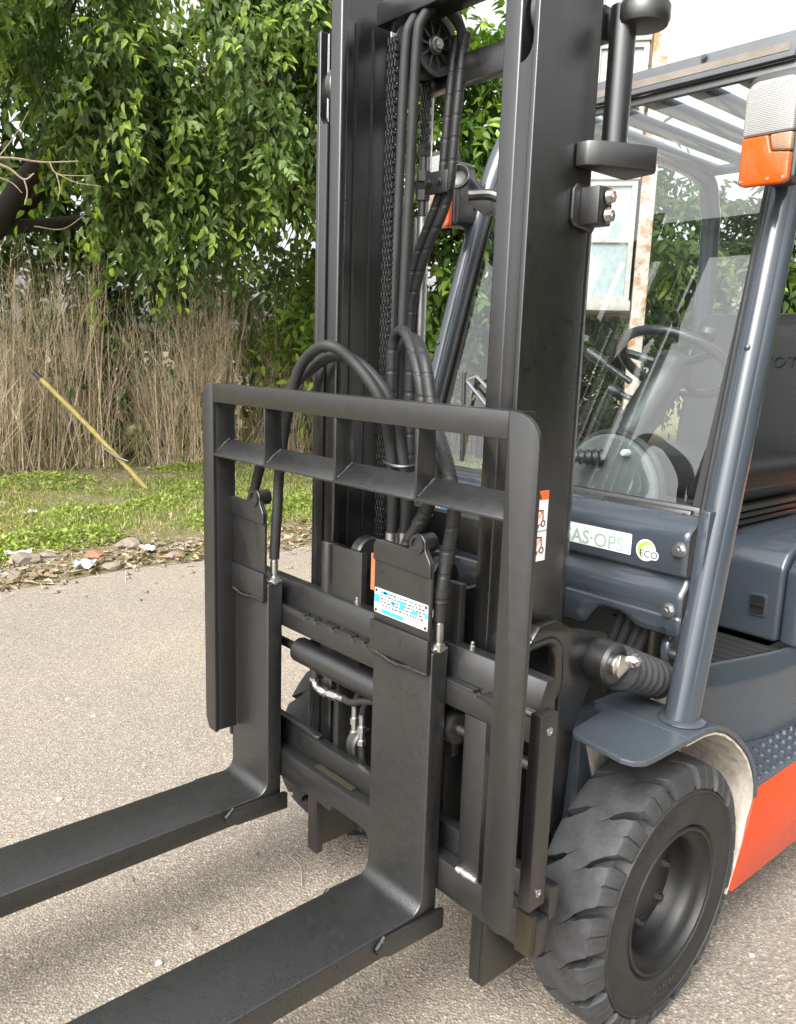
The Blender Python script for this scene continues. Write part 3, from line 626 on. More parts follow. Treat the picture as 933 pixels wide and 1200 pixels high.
# ---- chain, pulleys and hoses inside the mast
def chain(name, x, y, z0, z1, pitch=0.0150, wd=0.0115):
    b = MB(); n = int((z1-z0)/pitch)
    for i in range(n):
        z = z0+i*pitch
        offs = (-wd, -wd*0.2, wd*0.6) if i % 2 else (-wd*0.6, wd*0.2, wd)
        for k, dx in enumerate(offs):
            b.box(x+dx-0.0013, x+dx+0.0013, y-0.0066, y+0.0066, z+0.0006, z+pitch-0.0006)
        b.tube([(x-wd-0.002, y, z+pitch*0.5), (x+wd+0.002, y, z+pitch*0.5)], 0.0034, 8)
    return b.build(name, M['dark'], fl)
chain('lift_chain', -0.146, -0.252, 0.86, 2.04)
chain('lift_chain', -0.150, -0.152, 1.83, 2.02, 0.0140, 0.010)
def pulley(x, y, z, r, wd, spokes=True):
    b = MB(); g = 0.014
    b.lathe([(r-0.012, -wd), (r, -wd), (r, -wd+0.004), (r-g, -wd+0.008), (r-g, wd-0.008), (r, wd-0.004), (r, wd), (r-0.010, wd), (r-0.012, wd-0.010), (r-0.012, -wd+0.010)], (x, y, z), (1, 0, 0), 48, True)
    p = b.build('hose_pulley', M['plastic'], fl, 0)
    b = MB(); b.lathe([(0.0, wd-0.018), (r-0.011, wd-0.018), (r-0.011, wd-0.012), (0.0, wd-0.012)], (x, y, z), (1, 0, 0), 40); b.build('pulley_web', M['dark'], p)
    b = MB(); b.lathe([(0.020, -wd), (0.020, wd-0.002), (0.018, wd)], (x, y, z), (1, 0, 0), 20); b.build('hub', M['plastic'], p)
    if spokes:
        for k in range(10):
            th = 2*math.pi*k/10; c, s_ = math.cos(th), math.sin(th); e = 0.0022
            b = MB(); b.add([(x+h, y+c*q-s_*t, z+s_*q+c*t) for h in (wd-0.013, wd-0.004) for q, t in ((0.018, -e), (r-0.010, -e), (r-0.010, e), (0.018, e))],
                            [(0,1,2,3), (7,6,5,4), (0,4,5,1), (1,5,6,2), (2,6,7,3), (3,7,4,0)]); b.build('spoke', M['plastic'], p)
        bolt(p, (x+wd, y, z), (1, 0, 0), 0.011, 'rod')
pulley(-0.112, -0.178, 2.022, 0.060, 0.016)
pulley(-0.148, -0.178, 2.022, 0.060, 0.014, False)
for xs in (-0.122, -0.088):
    b = MB(); b.tube(smooth([(xs-0.022, -0.238, 0.95), (xs-0.018, -0.240, 1.42), (xs-0.008, -0.240, 1.76), (xs, -0.241, 2.00), (xs+0.004, -0.231, 2.055), (xs+0.008, -0.195, 2.088), (xs+0.012, -0.150, 2.078), (xs+0.016, -0.127, 2.045), (xs+0.020, -0.122, 1.95)], 8), 0.0105, 12)
    b.build('mast_hose', M['hose'], fl)
for d in (0, 0.027):
    b = MB(); b.tube(smooth([(-0.090+d, -0.124, 2.05), (-0.094+d, -0.130, 1.99), (-0.096+d, -0.138, 1.87), (-0.103+d, -0.140, 1.754), (-0.124+d*1.2, -0.140, 1.700), (-0.170+d, -0.140, 1.615), (-0.200+d*0.8, -0.140, 1.522), (-0.205+d*0.6, -0.140, 1.43), (-0.206+d*0.6, -0.140, 1.0)], 8), 0.0108, 12)
    b.build('mast_hose', M['wrap'], fl)
b = MB(); b.box(-0.170, -0.062, -0.158, -0.150, 1.735, 1.770); b.box(-0.125, -0.060, -0.166, -0.158, 1.728, 1.775); b.build('hose_clamp', M['black'], fl, 0.003)
for x in (-0.118, -0.084): bolt(fl, (x, -0.167, 1.752), (0, -1, 0), 0.007, 'dark')
b = MB(); b.tube([(-0.152, -0.150, 1.69), (-0.152, -0.150, 1.83)], 0.0085, 12); b.lathe([(0.016, 0), (0.016, 0.022)], (-0.152, -0.150, 1.722), (0, 0, 1), 6); b.lathe([(0.016, 0), (0.016, 0.022)], (-0.152, -0.150, 1.762), (0, 0, 1), 6); b.box(-0.163, -0.141, -0.160, -0.142, 1.815, 1.838)
b.build('chain_anchor', M['black'], fl)
b = MB(); b.tube([(-0.188, -0.112, 0.3), (-0.188, -0.112, 1.96)], 0.014, 16); b.build('steel_rod', M['rod'], fl)
b = MB(); b.tube(smooth([(-0.060, -0.10, 1.73), (-0.02, -0.06, 1.73), (0.03, -0.05, 1.69), (0.05, -0.05, 1.62)]), 0.012, 10); b.build('cable_guide', M['black'], fl)

# ---- fork carriage
prof = [(-0.345, 0.728), (-0.345, 0.838), (-0.372, 0.838), (-0.384, 0.806), (-0.387, 0.728)]
b = MB(); b.prism(prof, 'x', -0.490, 0.452); car = b.build('fork_carriage', M['black'], fl, 0.003)
NX = [-0.224, -0.183, -0.115, -0.045, -0.001, 0.319]
pl = [(-0.49, 0.732), (0.49, 0.732), (0.49, 0.782)]
for x in sorted(NX, reverse=True): pl += [(x+0.0085, 0.782)] + arc(x, 0.780, 0.0085, 0, -180, 6) + [(x-0.0085, 0.782)]
pl.append((-0.49, 0.782))
b = MB(); b.prism(pl, 'y', -0.4048, -0.3875); b.build('notched_bar', M['black'], car, 0.0015)
pl = [(-0.49, 0.336), (-0.118, 0.336), (-0.112, 0.352), (-0.01, 0.352), (0.01, 0.350), (0.024, 0.336), (0.49, 0.336), (0.49, 0.407), (-0.49, 0.407)]
b = MB(); b.prism(pl, 'y', -0.4048, -0.372); b.build('lower_bar', M['black'], car, 0.003)
b = MB(); b.box(-0.49, 0.49, -0.3715, -0.345, 0.395, 0.460); b.build('lower_hook_bar', M['black'], car, 0.003)
b = MB(); b.prism([(-0.47, -0.369), (-0.245, -0.369)]+arc(-0.232, -0.358, 0.011, -80, 80, 6)+[(-0.245, -0.347), (-0.47, -0.347)], 'z', 0.4605, 0.470); b.build('slide_pad', M['black'], car, 0.0025)
b = MB(); b.box(-0.20, -0.06, -0.388, -0.374, 0.4072, 0.4105); b.build('grease_strip', M['brass'], car)
for s in (1, -1):
    b = MB(); b.box(s*0.491, s*0.502, -0.448, -0.352 if s < 0 else -0.4055, 0.395, 0.80)
    if s < 0: b.build('end_plate', M['black'], car, 0.002)
    b = MB(); b.box(s*0.172, s*0.190, -0.345, -0.20, 0.33, 0.93); b.box(s*0.225, s*0.180, -0.362, -0.345, 0.60, 0.955)
    if s < 0: b.box(-0.180, -0.075, -0.362, -0.345, 0.70, 0.955)
    up_ = b.build('carriage_upright', M['dark'], car, 0.002)
    for z in (0.94, 0.48):
        b = MB(); b.lathe([(0.010, -0.016), (0.036, -0.016), (0.040, -0.011), (0.040, 0.011), (0.036, 0.016), (0.010, 0.016)], (s*0.118, -0.312, z), (1, 0, 0), 32); b.build('carriage_roller', M['dark'], car)
    bx = MB(); bx.box(*((0.2925, 0.347) if s > 0 else (-0.42, -0.365)), -0.4045, -0.386, 0.4085, 0.731); bx.build('upright_plate', M['black'], car, 0.002)
b = MB(); b.box(0.478, 0.503, -0.4470, -0.404, 0.455, 0.812); sb = b.build('side_stop', M['black'], car, 0.003)
for z in (0.485, 0.782):
    b = MB(); b.lathe([(0.0075, 0), (0.0075, 0.0012), (0.0045, 0.0013), (0.0045, 0.0006)], (0.5032, -0.425, z), (1, 0, 0), 14); b.build('screw', M['rod'], car)
b = MB(); b.box(0.455, 0.4905, -0.421, -0.4052, 0.345, 0.425); b.build('wear_block', M['brass'], car, 0.002)
b = MB(); b.tube([(0.445, -0.415, 0.795), (0.475, -0.424, 0.80)], 0.006, 10); b.build('grease_nipple', M['steel'], car)
for x in (-0.09, 0.262):
    b = MB(); b.lathe([(0.0055, 0), (0.0055, 0.006), (0.0035, 0.007), (0.004, 0.013), (0.002, 0.015)], (x, -0.36, 0.838), (0, 0, 1), 10); b.build('grease_nipple', M['steel'], car)
# weld beads
def bead(pts, r, mat, parent, name='weld_bead', step=0.007):
    P = [Vector(p) for p in pts]; b = MB(); L = 0; out = []
    for a, c in zip(P, P[1:]):
        n = max(1, int((c-a).length/step))
        out += [a.lerp(c, i/n) for i in range(n)]
    out.append(P[-1]); rs = [r*(0.75+0.4*random.random()) for _ in out]
    out = [p+Vector((random.uniform(-1, 1), random.uniform(-1, 1), random.uniform(-1, 1)))*r*0.2 for p in out]
    b.tube(out, rs, 8); return b.build(name, M[mat], parent, 0, 2, 60)
bead([(0.294, -0.405, 0.411), (0.345, -0.405, 0.411)], 0.0065, 'bright_weld', car)
bead([(-0.418, -0.405, 0.411), (-0.367, -0.405, 0.411)], 0.0065, 'weld', car)
bead([(0.40, -0.405, 0.784), (0.486, -0.405, 0.784)], 0.004, 'weld', car)
# side-shift cylinder and fittings
b = MB(); b.tube([(-0.297, -0.3705, 0.672), (-0.292, -0.3705, 0.672), (0.25, -0.3705, 0.672)], [0.026, 0.0305, 0.0305], 32)
sc = b.build('side_shift_cylinder', M['black'], fl, 0)
b = MB(); b.tube([(-0.488, -0.3705, 0.672), (-0.297, -0.3705, 0.672)], 0.011, 16); b.build('piston_rod', M['dark'], sc)
b = MB(); b.tube([(0.25, -0.3705, 0.672), (0.44, -0.3705, 0.672)], 0.011, 16); b.build('piston_rod', M['dark'], sc)
b = MB(); b.cyl((-0.229, -0.372, 0.645), (-0.229, -0.372, 0.622), 0.013); b.build('port_boss', M['black'], sc)
b = MB(); P = smooth([(-0.229, -0.374, 0.626), (-0.227, -0.374, 0.610), (-0.212, -0.375, 0.600), (-0.17, -0.377, 0.601)], 5); b.tube(P, 0.0085, 14)
for a, c in (((-0.198, -0.376, 0.601), (-0.178, -0.3765, 0.601)), ((-0.16, -0.377, 0.603), (-0.13, -0.377, 0.607))): b.cyl(a, c, 0.0115, 6)
b.cyl((-0.175, -0.377, 0.602), (-0.108, -0.377, 0.610), 0.0085, 12); b.lathe([(0.012, 0), (0.012, 0.008)], (-0.229, -0.374, 0.615), (0, 0, 1), 6)
b.build('elbow_fitting', M['steel'], sc)
b = MB(); b.tube(smooth([(-0.110, -0.377, 0.610), (-0.08, -0.378, 0.612), (-0.03, -0.374, 0.632), (0.03, -0.36, 0.64), (0.12, -0.34, 0.64)]), 0.008, 10); b.build('thin_hose', M['hose'], sc)
for x, z in ((-0.127, 0.0), (-0.099, -0.012)):
    b = MB(); b.cyl((x, -0.33, 0.575+z), (x, -0.33, 0.50+z), 0.008, 12); b.lathe([(0.0115, 0), (0.0115, 0.016)], (x, -0.33, 0.53+z), (0, 0, 1), 6); b.lathe([(0.0115, 0), (0.0115, 0.012)], (x, -0.33, 0.500+z), (0, 0, 1), 6); b.build('hose_fitting', M['steel'], sc)
    b = MB(); b.tube(smooth([(x, -0.33, 0.502+z), (x+0.002, -0.325, 0.45+z), (x+0.012, -0.30, 0.38+z), (x+0.03, -0.28, 0.34)]), 0.008, 10); b.build('thin_hose', M['hose'], sc)
    b = MB(); b.tube(smooth([(x, -0.33, 0.57+z), (x+0.004, -0.325, 0.60+z), (x+0.02, -0.30, 0.64)]), 0.008, 10); b.build('thin_hose', M['hose'], sc)
b = MB(); b.box(-0.27, -0.12, -0.29, -0.28, 0.395, 0.48); bp_ = b.build('bolt_plate', M['dark'], fl, 0.002)
for z in (0.434, 0.461): bolt(fl, (-0.234, -0.291, z), (0, -1, 0), 0.0105, 'steel')

# ---- load backrest
def rr(x0, x1, z0, z1, rad):
    return arc(x1-rad[1], z1-rad[1], rad[1], 0, 90, 6)+arc(x0+rad[0], z1-rad[0], rad[0], 90, 180, 6)+arc(x0+rad[3], z0+rad[3], rad[3], 180, 270, 6)+arc(x1-rad[2], z0+rad[2], rad[2], 270, 360, 6)
b = MB(); b.box(-0.4615, 0.4485, -0.509, -0.500, 1.2605, 1.3035); b.box(-0.45, 0.44, -0.500, -0.462, 1.297, 1.3025); lb = b.build('load_backrest', M['black'], fl, 0.0015)
b = MB(); b.prism(rr(0.4490, 0.511, 0.438, 1.3035, (0.001, 0.050, 0.026, 0.030)), 'y', -0.5092, -0.500); b.box(0.4495, 0.4575, -0.4998, -0.455, 0.47, 1.3030); b.build('side_bar', M['black'], lb, 0.0015)
b = MB(); b.prism([(-0.462, 0.430), (-0.495, 0.430), (-0.512, 0.458)]+arc(-0.512+0.045, 1.3035-0.045, 0.045, 180, 90, 8)+[(-0.462, 1.3035)], 'y', -0.5092, -0.500); b.box(-0.4705, -0.4625, -0.4998, -0.449, 0.433, 1.3030); b.build('side_bar', M['black'], lb, 0.0015)
DX = (-0.240, 0.013, 0.245)
for x in DX:
    b = MB(); b.prism([(-0.507, 1.132), (-0.507, 1.2600), (-0.466, 1.2600), (-0.462, 1.16), (-0.475, 1.150)], 'x', x-0.003, x+0.003); b.build('divider', M['black'], lb, 0.0008)
    bead([(x+0.004, -0.503, 1.142), (x+0.004, -0.466, 1.170)], 0.0038, 'weld', lb)
bead([(-0.4605, -0.503, 1.142), (-0.4605, -0.464, 1.172)], 0.0038, 'weld', lb)
ex = [-0.4620]+[v for x in DX for v in (x-0.0032, x+0.0032)]+[0.4488]
for a, c in zip(ex[::2], ex[1::2]):
    b = MB(); b.prism([(-0.508, 1.134), (-0.508, 1.139), (-0.462, 1.172), (-0.459, 1.167)], 'x', a, c); b.build('shelf_plate', M['pitted'], lb, 0.0008)

# ---- forks
FW = 0.170
def fork(x0, lab):
    x1 = x0+FW
    pr = [(-0.405, 0.8416), (-0.447, 0.8416)]+[(-0.447-0.030+0.030*math.cos(R(a)), 0.304+0.030-0.030*math.sin(R(a))) for a in (0, 15, 30, 45, 60, 75, 90)]
    pr += [(-1.60, 0.300), (-1.78, 0.286), (-1.78, 0.262), (-1.70, 0.252), (-0.447, 0.252), (-0.418, 0.258), (-0.407, 0.275)]
    b = MB(); b.prism(pr, 'x', x0, x1); f = b.build('fork', M['pitted'], fl, 0.004, 3); f['label'] = lab
    a, c = x0+0.006, x1-0.002
    # top plate with rolled lip and eye
    ey = x1-0.036
    pl = [(a, 0.80), (c, 0.80), (c, 1.012), (c-0.006, 1.022), (ey+0.022, 1.030)]+arc(ey, 1.044, 0.018, -10, 190, 10)+[(ey-0.028, 1.028), (a+0.03, 1.032), (a+0.008, 1.030), (a, 1.020)]
    b = MB(); b.prism(pl, 'y', -0.4545, -0.4475); tp = b.build('top_plate', M['black'], f, 0.002)
    pl = [(a+0.001, 0.990), (c+0.001, 0.985), (c+0.001, 1.012), (c-0.006, 1.0235), (ey+0.022, 1.0315)]+arc(ey, 1.044, 0.0195, -10, 190, 10)+[(ey-0.028, 1.0295), (a+0.03, 1.0335), (a+0.008, 1.0315), (a+0.001, 1.02)]
    b = MB(); b.prism(pl, 'y', -0.4605, -0.4550); b.build('rolled_lip', M['black'], f, 0.0026, 3)
    b = MB(); b.lathe([(0.0125, -0.010), (0.018, -0.010), (0.018, 0.03), (0.0125, 0.03)], (ey, -0.455, 1.044), (0, 1, 0), 28, True); b.build('eye', M['black'], f)
    b = MB(); b.cyl((ey, -0.4609, 1.044), (ey, -0.4600, 1.044), 0.0128, 20); b.build('eye_hole', M['dark'], f)
    b = MB(); b.box(a-0.004, c+0.002, -0.4605, -0.4550, 0.806, 0.868); b.build('lap_plate', M['black'], f, 0.0022)
    b = MB(); b.lathe([(0.0, 0), (0.0135, 0), (0.0135, 0.0007), (0.0, 0.0007)], (x0+0.082, -0.4605, 0.846), (0, -1, 0), 20); b.build('lap_hole', M['dark'], f)
    bead([(a-0.004, -0.4565, 0.803), (a+0.03, -0.4565, 0.802), (a+0.05, -0.4565, 0.797), (a+0.075, -0.4565, 0.796), (a+0.11, -0.4565, 0.801), (c, -0.4565, 0.8015)], 0.0045, 'weld', f)
    for dx, z in ((0.028, 0.968), (0.135, 0.960), (0.030, 0.878), (0.14, 0.882)):
        b = MB(); b.lathe([(0.0, 0), (0.0028, 0), (0.0028, 0.0006), (0.0, 0.0006)], (x0+dx, -0.4545, z), (0, -1, 0), 10); b.build('small_hole', M['dark'], f)
    for xa, xb in ((x1+0.0002, x1+0.009), (x0-0.009, x0-0.0002)):
        b = MB(); b.prism([(-0.392, 0.250), (-0.392, 0.292), (-0.402, 0.296), (-0.548, 0.300), (-0.562, 0.292), (-0.566, 0.272), (-0.535, 0.256)], 'x', xa, xb); b.build('heel_guard', M['black'], f, 0.002)
        bead([(0.5*(xa+xb), -0.545, 0.301), (0.5*(xa+xb), -0.565, 0.284)], 0.0055, 'weld', f)
    b = MB(); b.cyl((x1-0.007, -0.425, 0.838), (x1-0.007, -0.425, 0.905), 0.0075, 14); b.lathe([(0.0125, 0), (0.0125, 0.014)], (x1-0.007, -0.425, 0.842), (0, 0, 1), 6); b.lathe([(0.0095, 0), (0.0095, 0.03)], (x1-0.007, -0.425, 0.865), (0, 0, 1), 12); b.build('hose_fitting', M['steel'], f)
    b = MB(); b.box(x1-0.026, x1-0.001, -0.4445, -0.406, 0.8416, 0.8475); b.build('fitting_pad', M['rod'], f, 0.001)
    return f
f1 = fork(-0.489, 'black fork with plain top plate'); f2 = fork(0.073, 'black fork with blue printed rating plate')
# rating plate on the near fork
npl = MB(); npl.prism(rr(0.083, 0.236, 0.884, 0.934, (0.003,)*4), 'y', -0.4556, -0.4546); npo = npl.build('rating_plate', M['plate'], f2)
npo.data.transform(Matrix.Translation((0,0,0)))
def flat(x0, x1, z0, z1, y, mat, name='print_block', parent=f2):
    b = MB(); b.box(x0, x1, y-0.0003, y, z0, z1); return b.build(name, M[mat], parent)
yy = -0.4556
for x0, x1, z0, z1 in ((0.0835, 0.099, 0.905, 0.921), (0.105, 0.126, 0.926, 0.930), (0.110, 0.120, 0.9245, 0.9315), (0.133, 0.143, 0.910, 0.9155), (0.137, 0.141, 0.9075, 0.918), (0.150, 0.172, 0.919, 0.924), (0.159, 0.1715, 0.906, 0.919), (0.105, 0.170, 0.8865, 0.8945), (0.193, 0.2095, 0.906, 0.914), (0.228, 0.2355, 0.907, 0.917), (0.185, 0.196, 0.928, 0.930)):
    flat(x0, x1, z0, z1, yy, 'blue')
for k in range(5):
    z = 0.9005+k*0.0065
    flat(0.101, 0.226, z, z+0.0006, yy-0.00005, 'print', 'rule_line')
b = MB()
for k in range(5):
    z = 0.8975+k*0.0065; x = 0.103
    while x < 0.224:
        wd = random.uniform(0.002, 0.008); b.box(x, x+wd, yy-0.00025, yy, z+0.0042, z+0.0062); x += wd+random.uniform(0.002, 0.006)
b.build('small_lettering', M['print'], f2)
for x, z in ((0.0885, 0.929), (0.2305, 0.929), (0.0885, 0.889), (0.2305, 0.889)):
    b = MB(); b.lathe([(0.0032, 0), (0.0028, 0.0012), (0.001, 0.0018)], (x, yy, z), (0, -1, 0), 12); b.build('rivet', M['brass'], f2)
b = MB(); b.box(-0.038, -0.020, -0.366, -0.3622, 0.885, 0.965)
for z in (0.895, 0.925, 0.95): b.lathe([(0.003, 0), (0.003, 0.004)], (-0.029, -0.3662, z), (0, 1, 0), 10)
b.build('orange_tag', M['copper'], fl)

# ---- hoses to the forks
HP = [
 [(-0.326, -0.425, 0.90), (-0.322, -0.42, 1.013), (-0.332, -0.405, 1.13), (-0.301, -0.400, 1.271), (-0.252, -0.400, 1.358), (-0.164, -0.400, 1.396), (-0.115, -0.365, 1.363), (-0.052, -0.340, 1.286), (-0.064, -0.302, 1.193), (-0.050, -0.300, 1.083), (-0.050, -0.300, 0.955)],
 [(-0.445, -0.430, 0.93), (-0.432, -0.418, 1.035), (-0.386, -0.410, 1.155), (-0.352, -0.370, 1.283), (-0.288, -0.360, 1.338), (-0.190, -0.360, 1.375), (-0.136, -0.325, 1.357), (-0.066, -0.310, 1.294), (-0.056, -0.280, 1.192), (-0.032, -0.278, 1.082), (-0.034, -0.278, 0.955)],
 [(-0.073, -0.272, 0.95), (-0.088, -0.270, 1.113), (-0.100, -0.270, 1.263), (-0.098, -0.272, 1.392), (-0.070, -0.280, 1.430), (-0.020, -0.300, 1.420), (0.052, -0.330, 1.343), (0.087, -0.340, 1.244), (0.182, -0.400, 1.161), (0.174, -0.412, 1.093), (0.135, -0.425, 1.02), (0.12, -0.43, 0.94)],
 [(-0.060, -0.248, 0.95), (-0.053, -0.250, 1.116), (-0.061, -0.250, 1.266), (-0.055, -0.255, 1.380), (-0.028, -0.275, 1.415), (0.062, -0.325, 1.372), (0.116, -0.345, 1.263), (0.218, -0.402, 1.181), (0.248, -0.412, 1.105), (0.238, -0.415, 1.023), (0.238, -0.424, 0.961), (0.236, -0.425, 0.90)]]
for k, P in enumerate(HP):
    b = MB(); b.tube(smooth(P, 10), 0.0122 if k < 3 else 0.0130, 16); h = b.build('fork_hose', M['hose'] if k < 2 else M['wrap'], fl)
    if k < 4:
        e = 0 if k > 1 else -1; q = P[e]
        b = MB(); b.cyl((q[0], q[1], 0.90), (q[0], q[1], 1.0), 0.0140, 14); b.build('ferrule', M['rod'], h)
    SP = smooth(P, 10); b = MB()
    sel = (75, 88, 100) if k == 3 else ((78, 90) if k == 2 else ())
    for i in sel:
        i = min(i, len(SP)-5); b = MB(); b.tube(SP[i:i+5], 0.0150, 14); b.build('sleeve', M['wrap'], h)
for z in (1.150, 1.133):
    b = MB(); P = [(-0.055+0.041*math.cos(t), -0.276+0.034*math.sin(t), z+0.003*math.sin(t*2)) for t in [2*math.pi*i/24 for i in range(25)]]
    b.tube(P, 0.0042, 6); b.build('cable_tie', M['plastic'], fl)

# ---- tilt hook plates and tilt cylinders
for s in (1, -1):
    b = MB(); b.prism([(-0.325, 0.872), (-0.300, 0.900), (-0.250, 0.902), (-0.19, 0.872), (-0.080, 0.842), (-0.075, 0.770), (-0.13, 0.735), (-0.17, 0.66), (-0.185, 0.45), (-0.225, 0.45), (-0.225, 0.80), (-0.240, 0.845), (-0.27, 0.862), (-0.315, 0.860)], 'x', s*0.350, s*0.372)
    if s > 0: b.build('tilt_bracket', M['mast'], fl, 0.003)
    b = MB(); b.tube(smooth([(s*0.361, -0.320, 0.868), (s*0.361, -0.265, 0.868), (s*0.361, -0.237, 0.845), (s*0.361, -0.230, 0.80), (s*0.361, -0.232, 0.76), (s*0.361, -0.248, 0.745)], 5), 0.0145, 12)
    if s > 0: b.build('hook_rim', M['mast'], fl)
    b = MB(); b.lathe([(0.020, -0.03), (0.040, -0.03), (0.043, -0.02), (0.043, 0.015), (0.038, 0.022), (0.02, 0.022)], (s*0.400, -0.118, 0.800), (s, 0, 0), 32)
    tj = b.build('tilt_joint', M['black'], fl, 0)
    b = MB(); b.lathe([(0.022, 0.0), (0.022, 0.008), (0.016, 0.010)], (s*0.422, -0.118, 0.800), (s, 0, 0), 24); b.prism([(-0.135, 0.788), (-0.128, 0.778), (-0.075, 0.798), (-0.07, 0.812), (-0.128, 0.824)], 'x', s*0.4325, s*0.437); b.build('pin_keeper', M['steel'], tj, 0.001)
    bolt(fl, (s*0.437, -0.083, 0.806), (s, 0, 0), 0.011, 'steel')
    a = Vector((s*0.392, -0.085, 0.782)); c = Vector((s*0.392, 0.150, 0.685)); n = 46; P = []; rs = []
    for i in range(n+1):
        t = i/n; P.append(a.lerp(c, t*0.82)); rs.append((0.0435-0.006*t)+0.0052*math.cos(t*2*math.pi*7.5)+(0 if t > 0.06 else -0.012))
    b = MB(); b.tube(P, rs, 28); b.build('rubber_boot', M['tyre'], fl, 0, 2, 70)
    b = MB(); b.tube([a.lerp(c, 0.78), a.lerp(c, 1.2)], 0.030, 20); b.build('tilt_cylinder', M['grey'], fl)

# ---- wheels
def make_wheel(name):
    # built round the origin with its axle along x and the outer side towards +x
    R0 = 0.290; P = 18; pitch = 2*math.pi/P
    base = MB(); base.lathe([(0.150, -0.070), (0.170, -0.080), (0.215, -0.083), (0.240, -0.080), (0.250, -0.066), (0.260, -0.056), (0.264, 0.0), (0.260, 0.056), (0.248, 0.065), (0.2425, 0.072), (0.2395, 0.0795), (0.2385, 0.0815), (0.234, 0.0815), (0.232, 0.0785), (0.222, 0.0775), (0.200, 0.0790), (0.182, 0.0765), (0.177, 0.0790), (0.166, 0.0785), (0.161, 0.070), (0.150, 0.066)], (0, 0, 0), (1, 0, 0), 96, True)
    root = empty(name)
    rimb = MB(); rimb.lathe([(0.145, -0.075), (0.158, -0.075), (0.158, -0.068), (0.149, -0.06), (0.149, 0.056), (0.159, 0.066), (0.1605, 0.074), (0.157, 0.0785), (0.151, 0.0775), (0.147, 0.068), (0.141, 0.062), (0.130, 0.057), (0.125, 0.048), (0.122, 0.030), (0.1195, 0.002), (0.1175, 0.0), (0.1175, -0.045), (0.140, -0.05)], (0, 0, 0), (1, 0, 0), 80, True)
    rim = rimb.build('rim', M['rim'], root, 0, 2, 40)
    ty = base.build('tyre', M['wall'], root, 0, 2, 40)
    hb = MB(); hb.lathe([(0.0, -0.04), (0.116, -0.04), (0.116, 0.0), (0.114, 0.003), (0.076, 0.0035), (0.070, 0.008), (0.0, 0.008)], (0, 0, 0), (1, 0, 0), 48); hub = hb.build('hub', M['black'], root)
    for k in range(8):
        th = 2*math.pi*(k+0.1)/8; bolt(root, (0.003, 0.096*math.cos(th), 0.096*math.sin(th)), (1, 0, 0), 0.0105, 'roller', 'lug_nut')
    # tread blocks: one mesh per side, copied round the wheel
    for sgn, shift in ((1, 0.0), (-1, 0.73)):
        prof_ = [(0.0, 0.2908), (0.022, 0.2908), (0.029, 0.2906), (0.046, 0.2896), (0.063, 0.2872), (0.0675, 0.2835), (0.0780, 0.262), (0.0812, 0.250), (0.0805, 0.243)]
        off = [0.215, 0.132, 0.110, 0.058, 0.022, 0.006, 0, 0, 0]
        depth = [0.001, 0.016, 0.024, 0.026, 0.028, 0.026, 0.020, 0.010, 0.003]
        cw = [0.0, 0.03, 0.47, 0.48, 0.52, 0.53, 0.97, 1.0]
        gw = [0.0, 0.012, 0.056, 0.068, 0.078, 0.086, 0.098, 0.104, 0.104]
        b = MB(); V = []; nr, nc = len(prof_), len(cw)
        def pt(i, u, dip):
            x, r_ = prof_[i]
            if i > 5: nx, nr_ = 0.85, 0.5
            else: nx, nr_ = 0.15, 1.0
            th = off[i] + gw[i]/2*0.9 + u*(pitch-gw[i]*0.9)
            return (sgn*(x-nx*dip), (r_-nr_*dip)*math.cos(sgn*th), (r_-nr_*dip)*math.sin(sgn*th))
        top = {}; bot = {}
        for i in range(nr):
            for j, u in enumerate(cw):
                d = 0.005 if (5 <= i <= 7 and j in (3, 4)) else (0.003 if (j in (0, nc-1) and i > 3) else 0)
                top[i, j] = len(V); V.append(pt(i, u, d))
        for i in range(nr):
            for j in (0, nc-1):
                uu = cw[j] + (-0.02 if j == 0 else 0.02); bot[i, j] = len(V); V.append(pt(i, uu, depth[i]))
        for j in range(1, nc-1): bot[0, j] = len(V); V.append(pt(0, cw[j], depth[0])); bot[nr-1, j] = len(V); V.append(pt(nr-1, cw[j], depth[-1]))
        F = [(top[i, j], top[i+1, j], top[i+1, j+1], top[i, j+1]) for i in range(nr-1) for j in range(nc-1)]
        for j in (0, nc-1): F += [(top[i, j], top[i+1, j], bot[i+1, j], bot[i, j]) for i in range(nr-1)]
        for i in (0, nr-1): F += [(top[i, j], top[i, j+1], bot[i, j+1], bot[i, j]) for j in range(nc-1)]
        b.add(V, F); me = b.mesh('tread_block', M['tyre'], 0, 2, 32)
        for k in range(P):
            inst(me, 'tread_block', root, Matrix.Rotation((k+shift)*pitch, 4, 'X'))
    # raised size lettering on the outer sidewall
    tm = text_mesh('6.50-10', 0.030, 0.0009, M['wall'], 'size_lettering', 0.0004)
    for v in tm.vertices:
        # bend text round the sidewall; bottom of the wheel, read from outside
        ang = v.co.x/0.205; r_ = 0.205 - v.co.y; z_ = v.co.z
        v.co = (0.0792+z_, r_*math.sin(ang), -r_*math.cos(ang))
    inst(tm, 'size_lettering', root)
    tm = text_mesh('PNEUMATIC', 0.018, 0.0008, M['wall'], 'sidewall_lettering', 0.0003, 1.1) if False else None
    b = MB()
    for k in range(9):
        a0 = R(100+k*6.5); 
        for q in range(2):
            a1 = a0+R(q*2.6); r0, r1 = 0.196, 0.214
            b.tube([(0.0785, r0*math.cos(a1), r0*math.sin(a1)), (0.0785, r1*math.cos(a1+R(random.uniform(-1.5, 1.5))), r1*math.sin(a1))], 0.0012, 5)
    b.build('worn_lettering', M['wall'], root)
    return root
wheel = make_wheel('front_wheel'); wheel.parent = fl; wheel.location = (0.452, 0, 0.287)
def copy_tree(o, parent):
    c = o.copy(); col.objects.link(c); c.parent = parent
    for ch in list(o.children): copy_tree(ch, c)
    return c
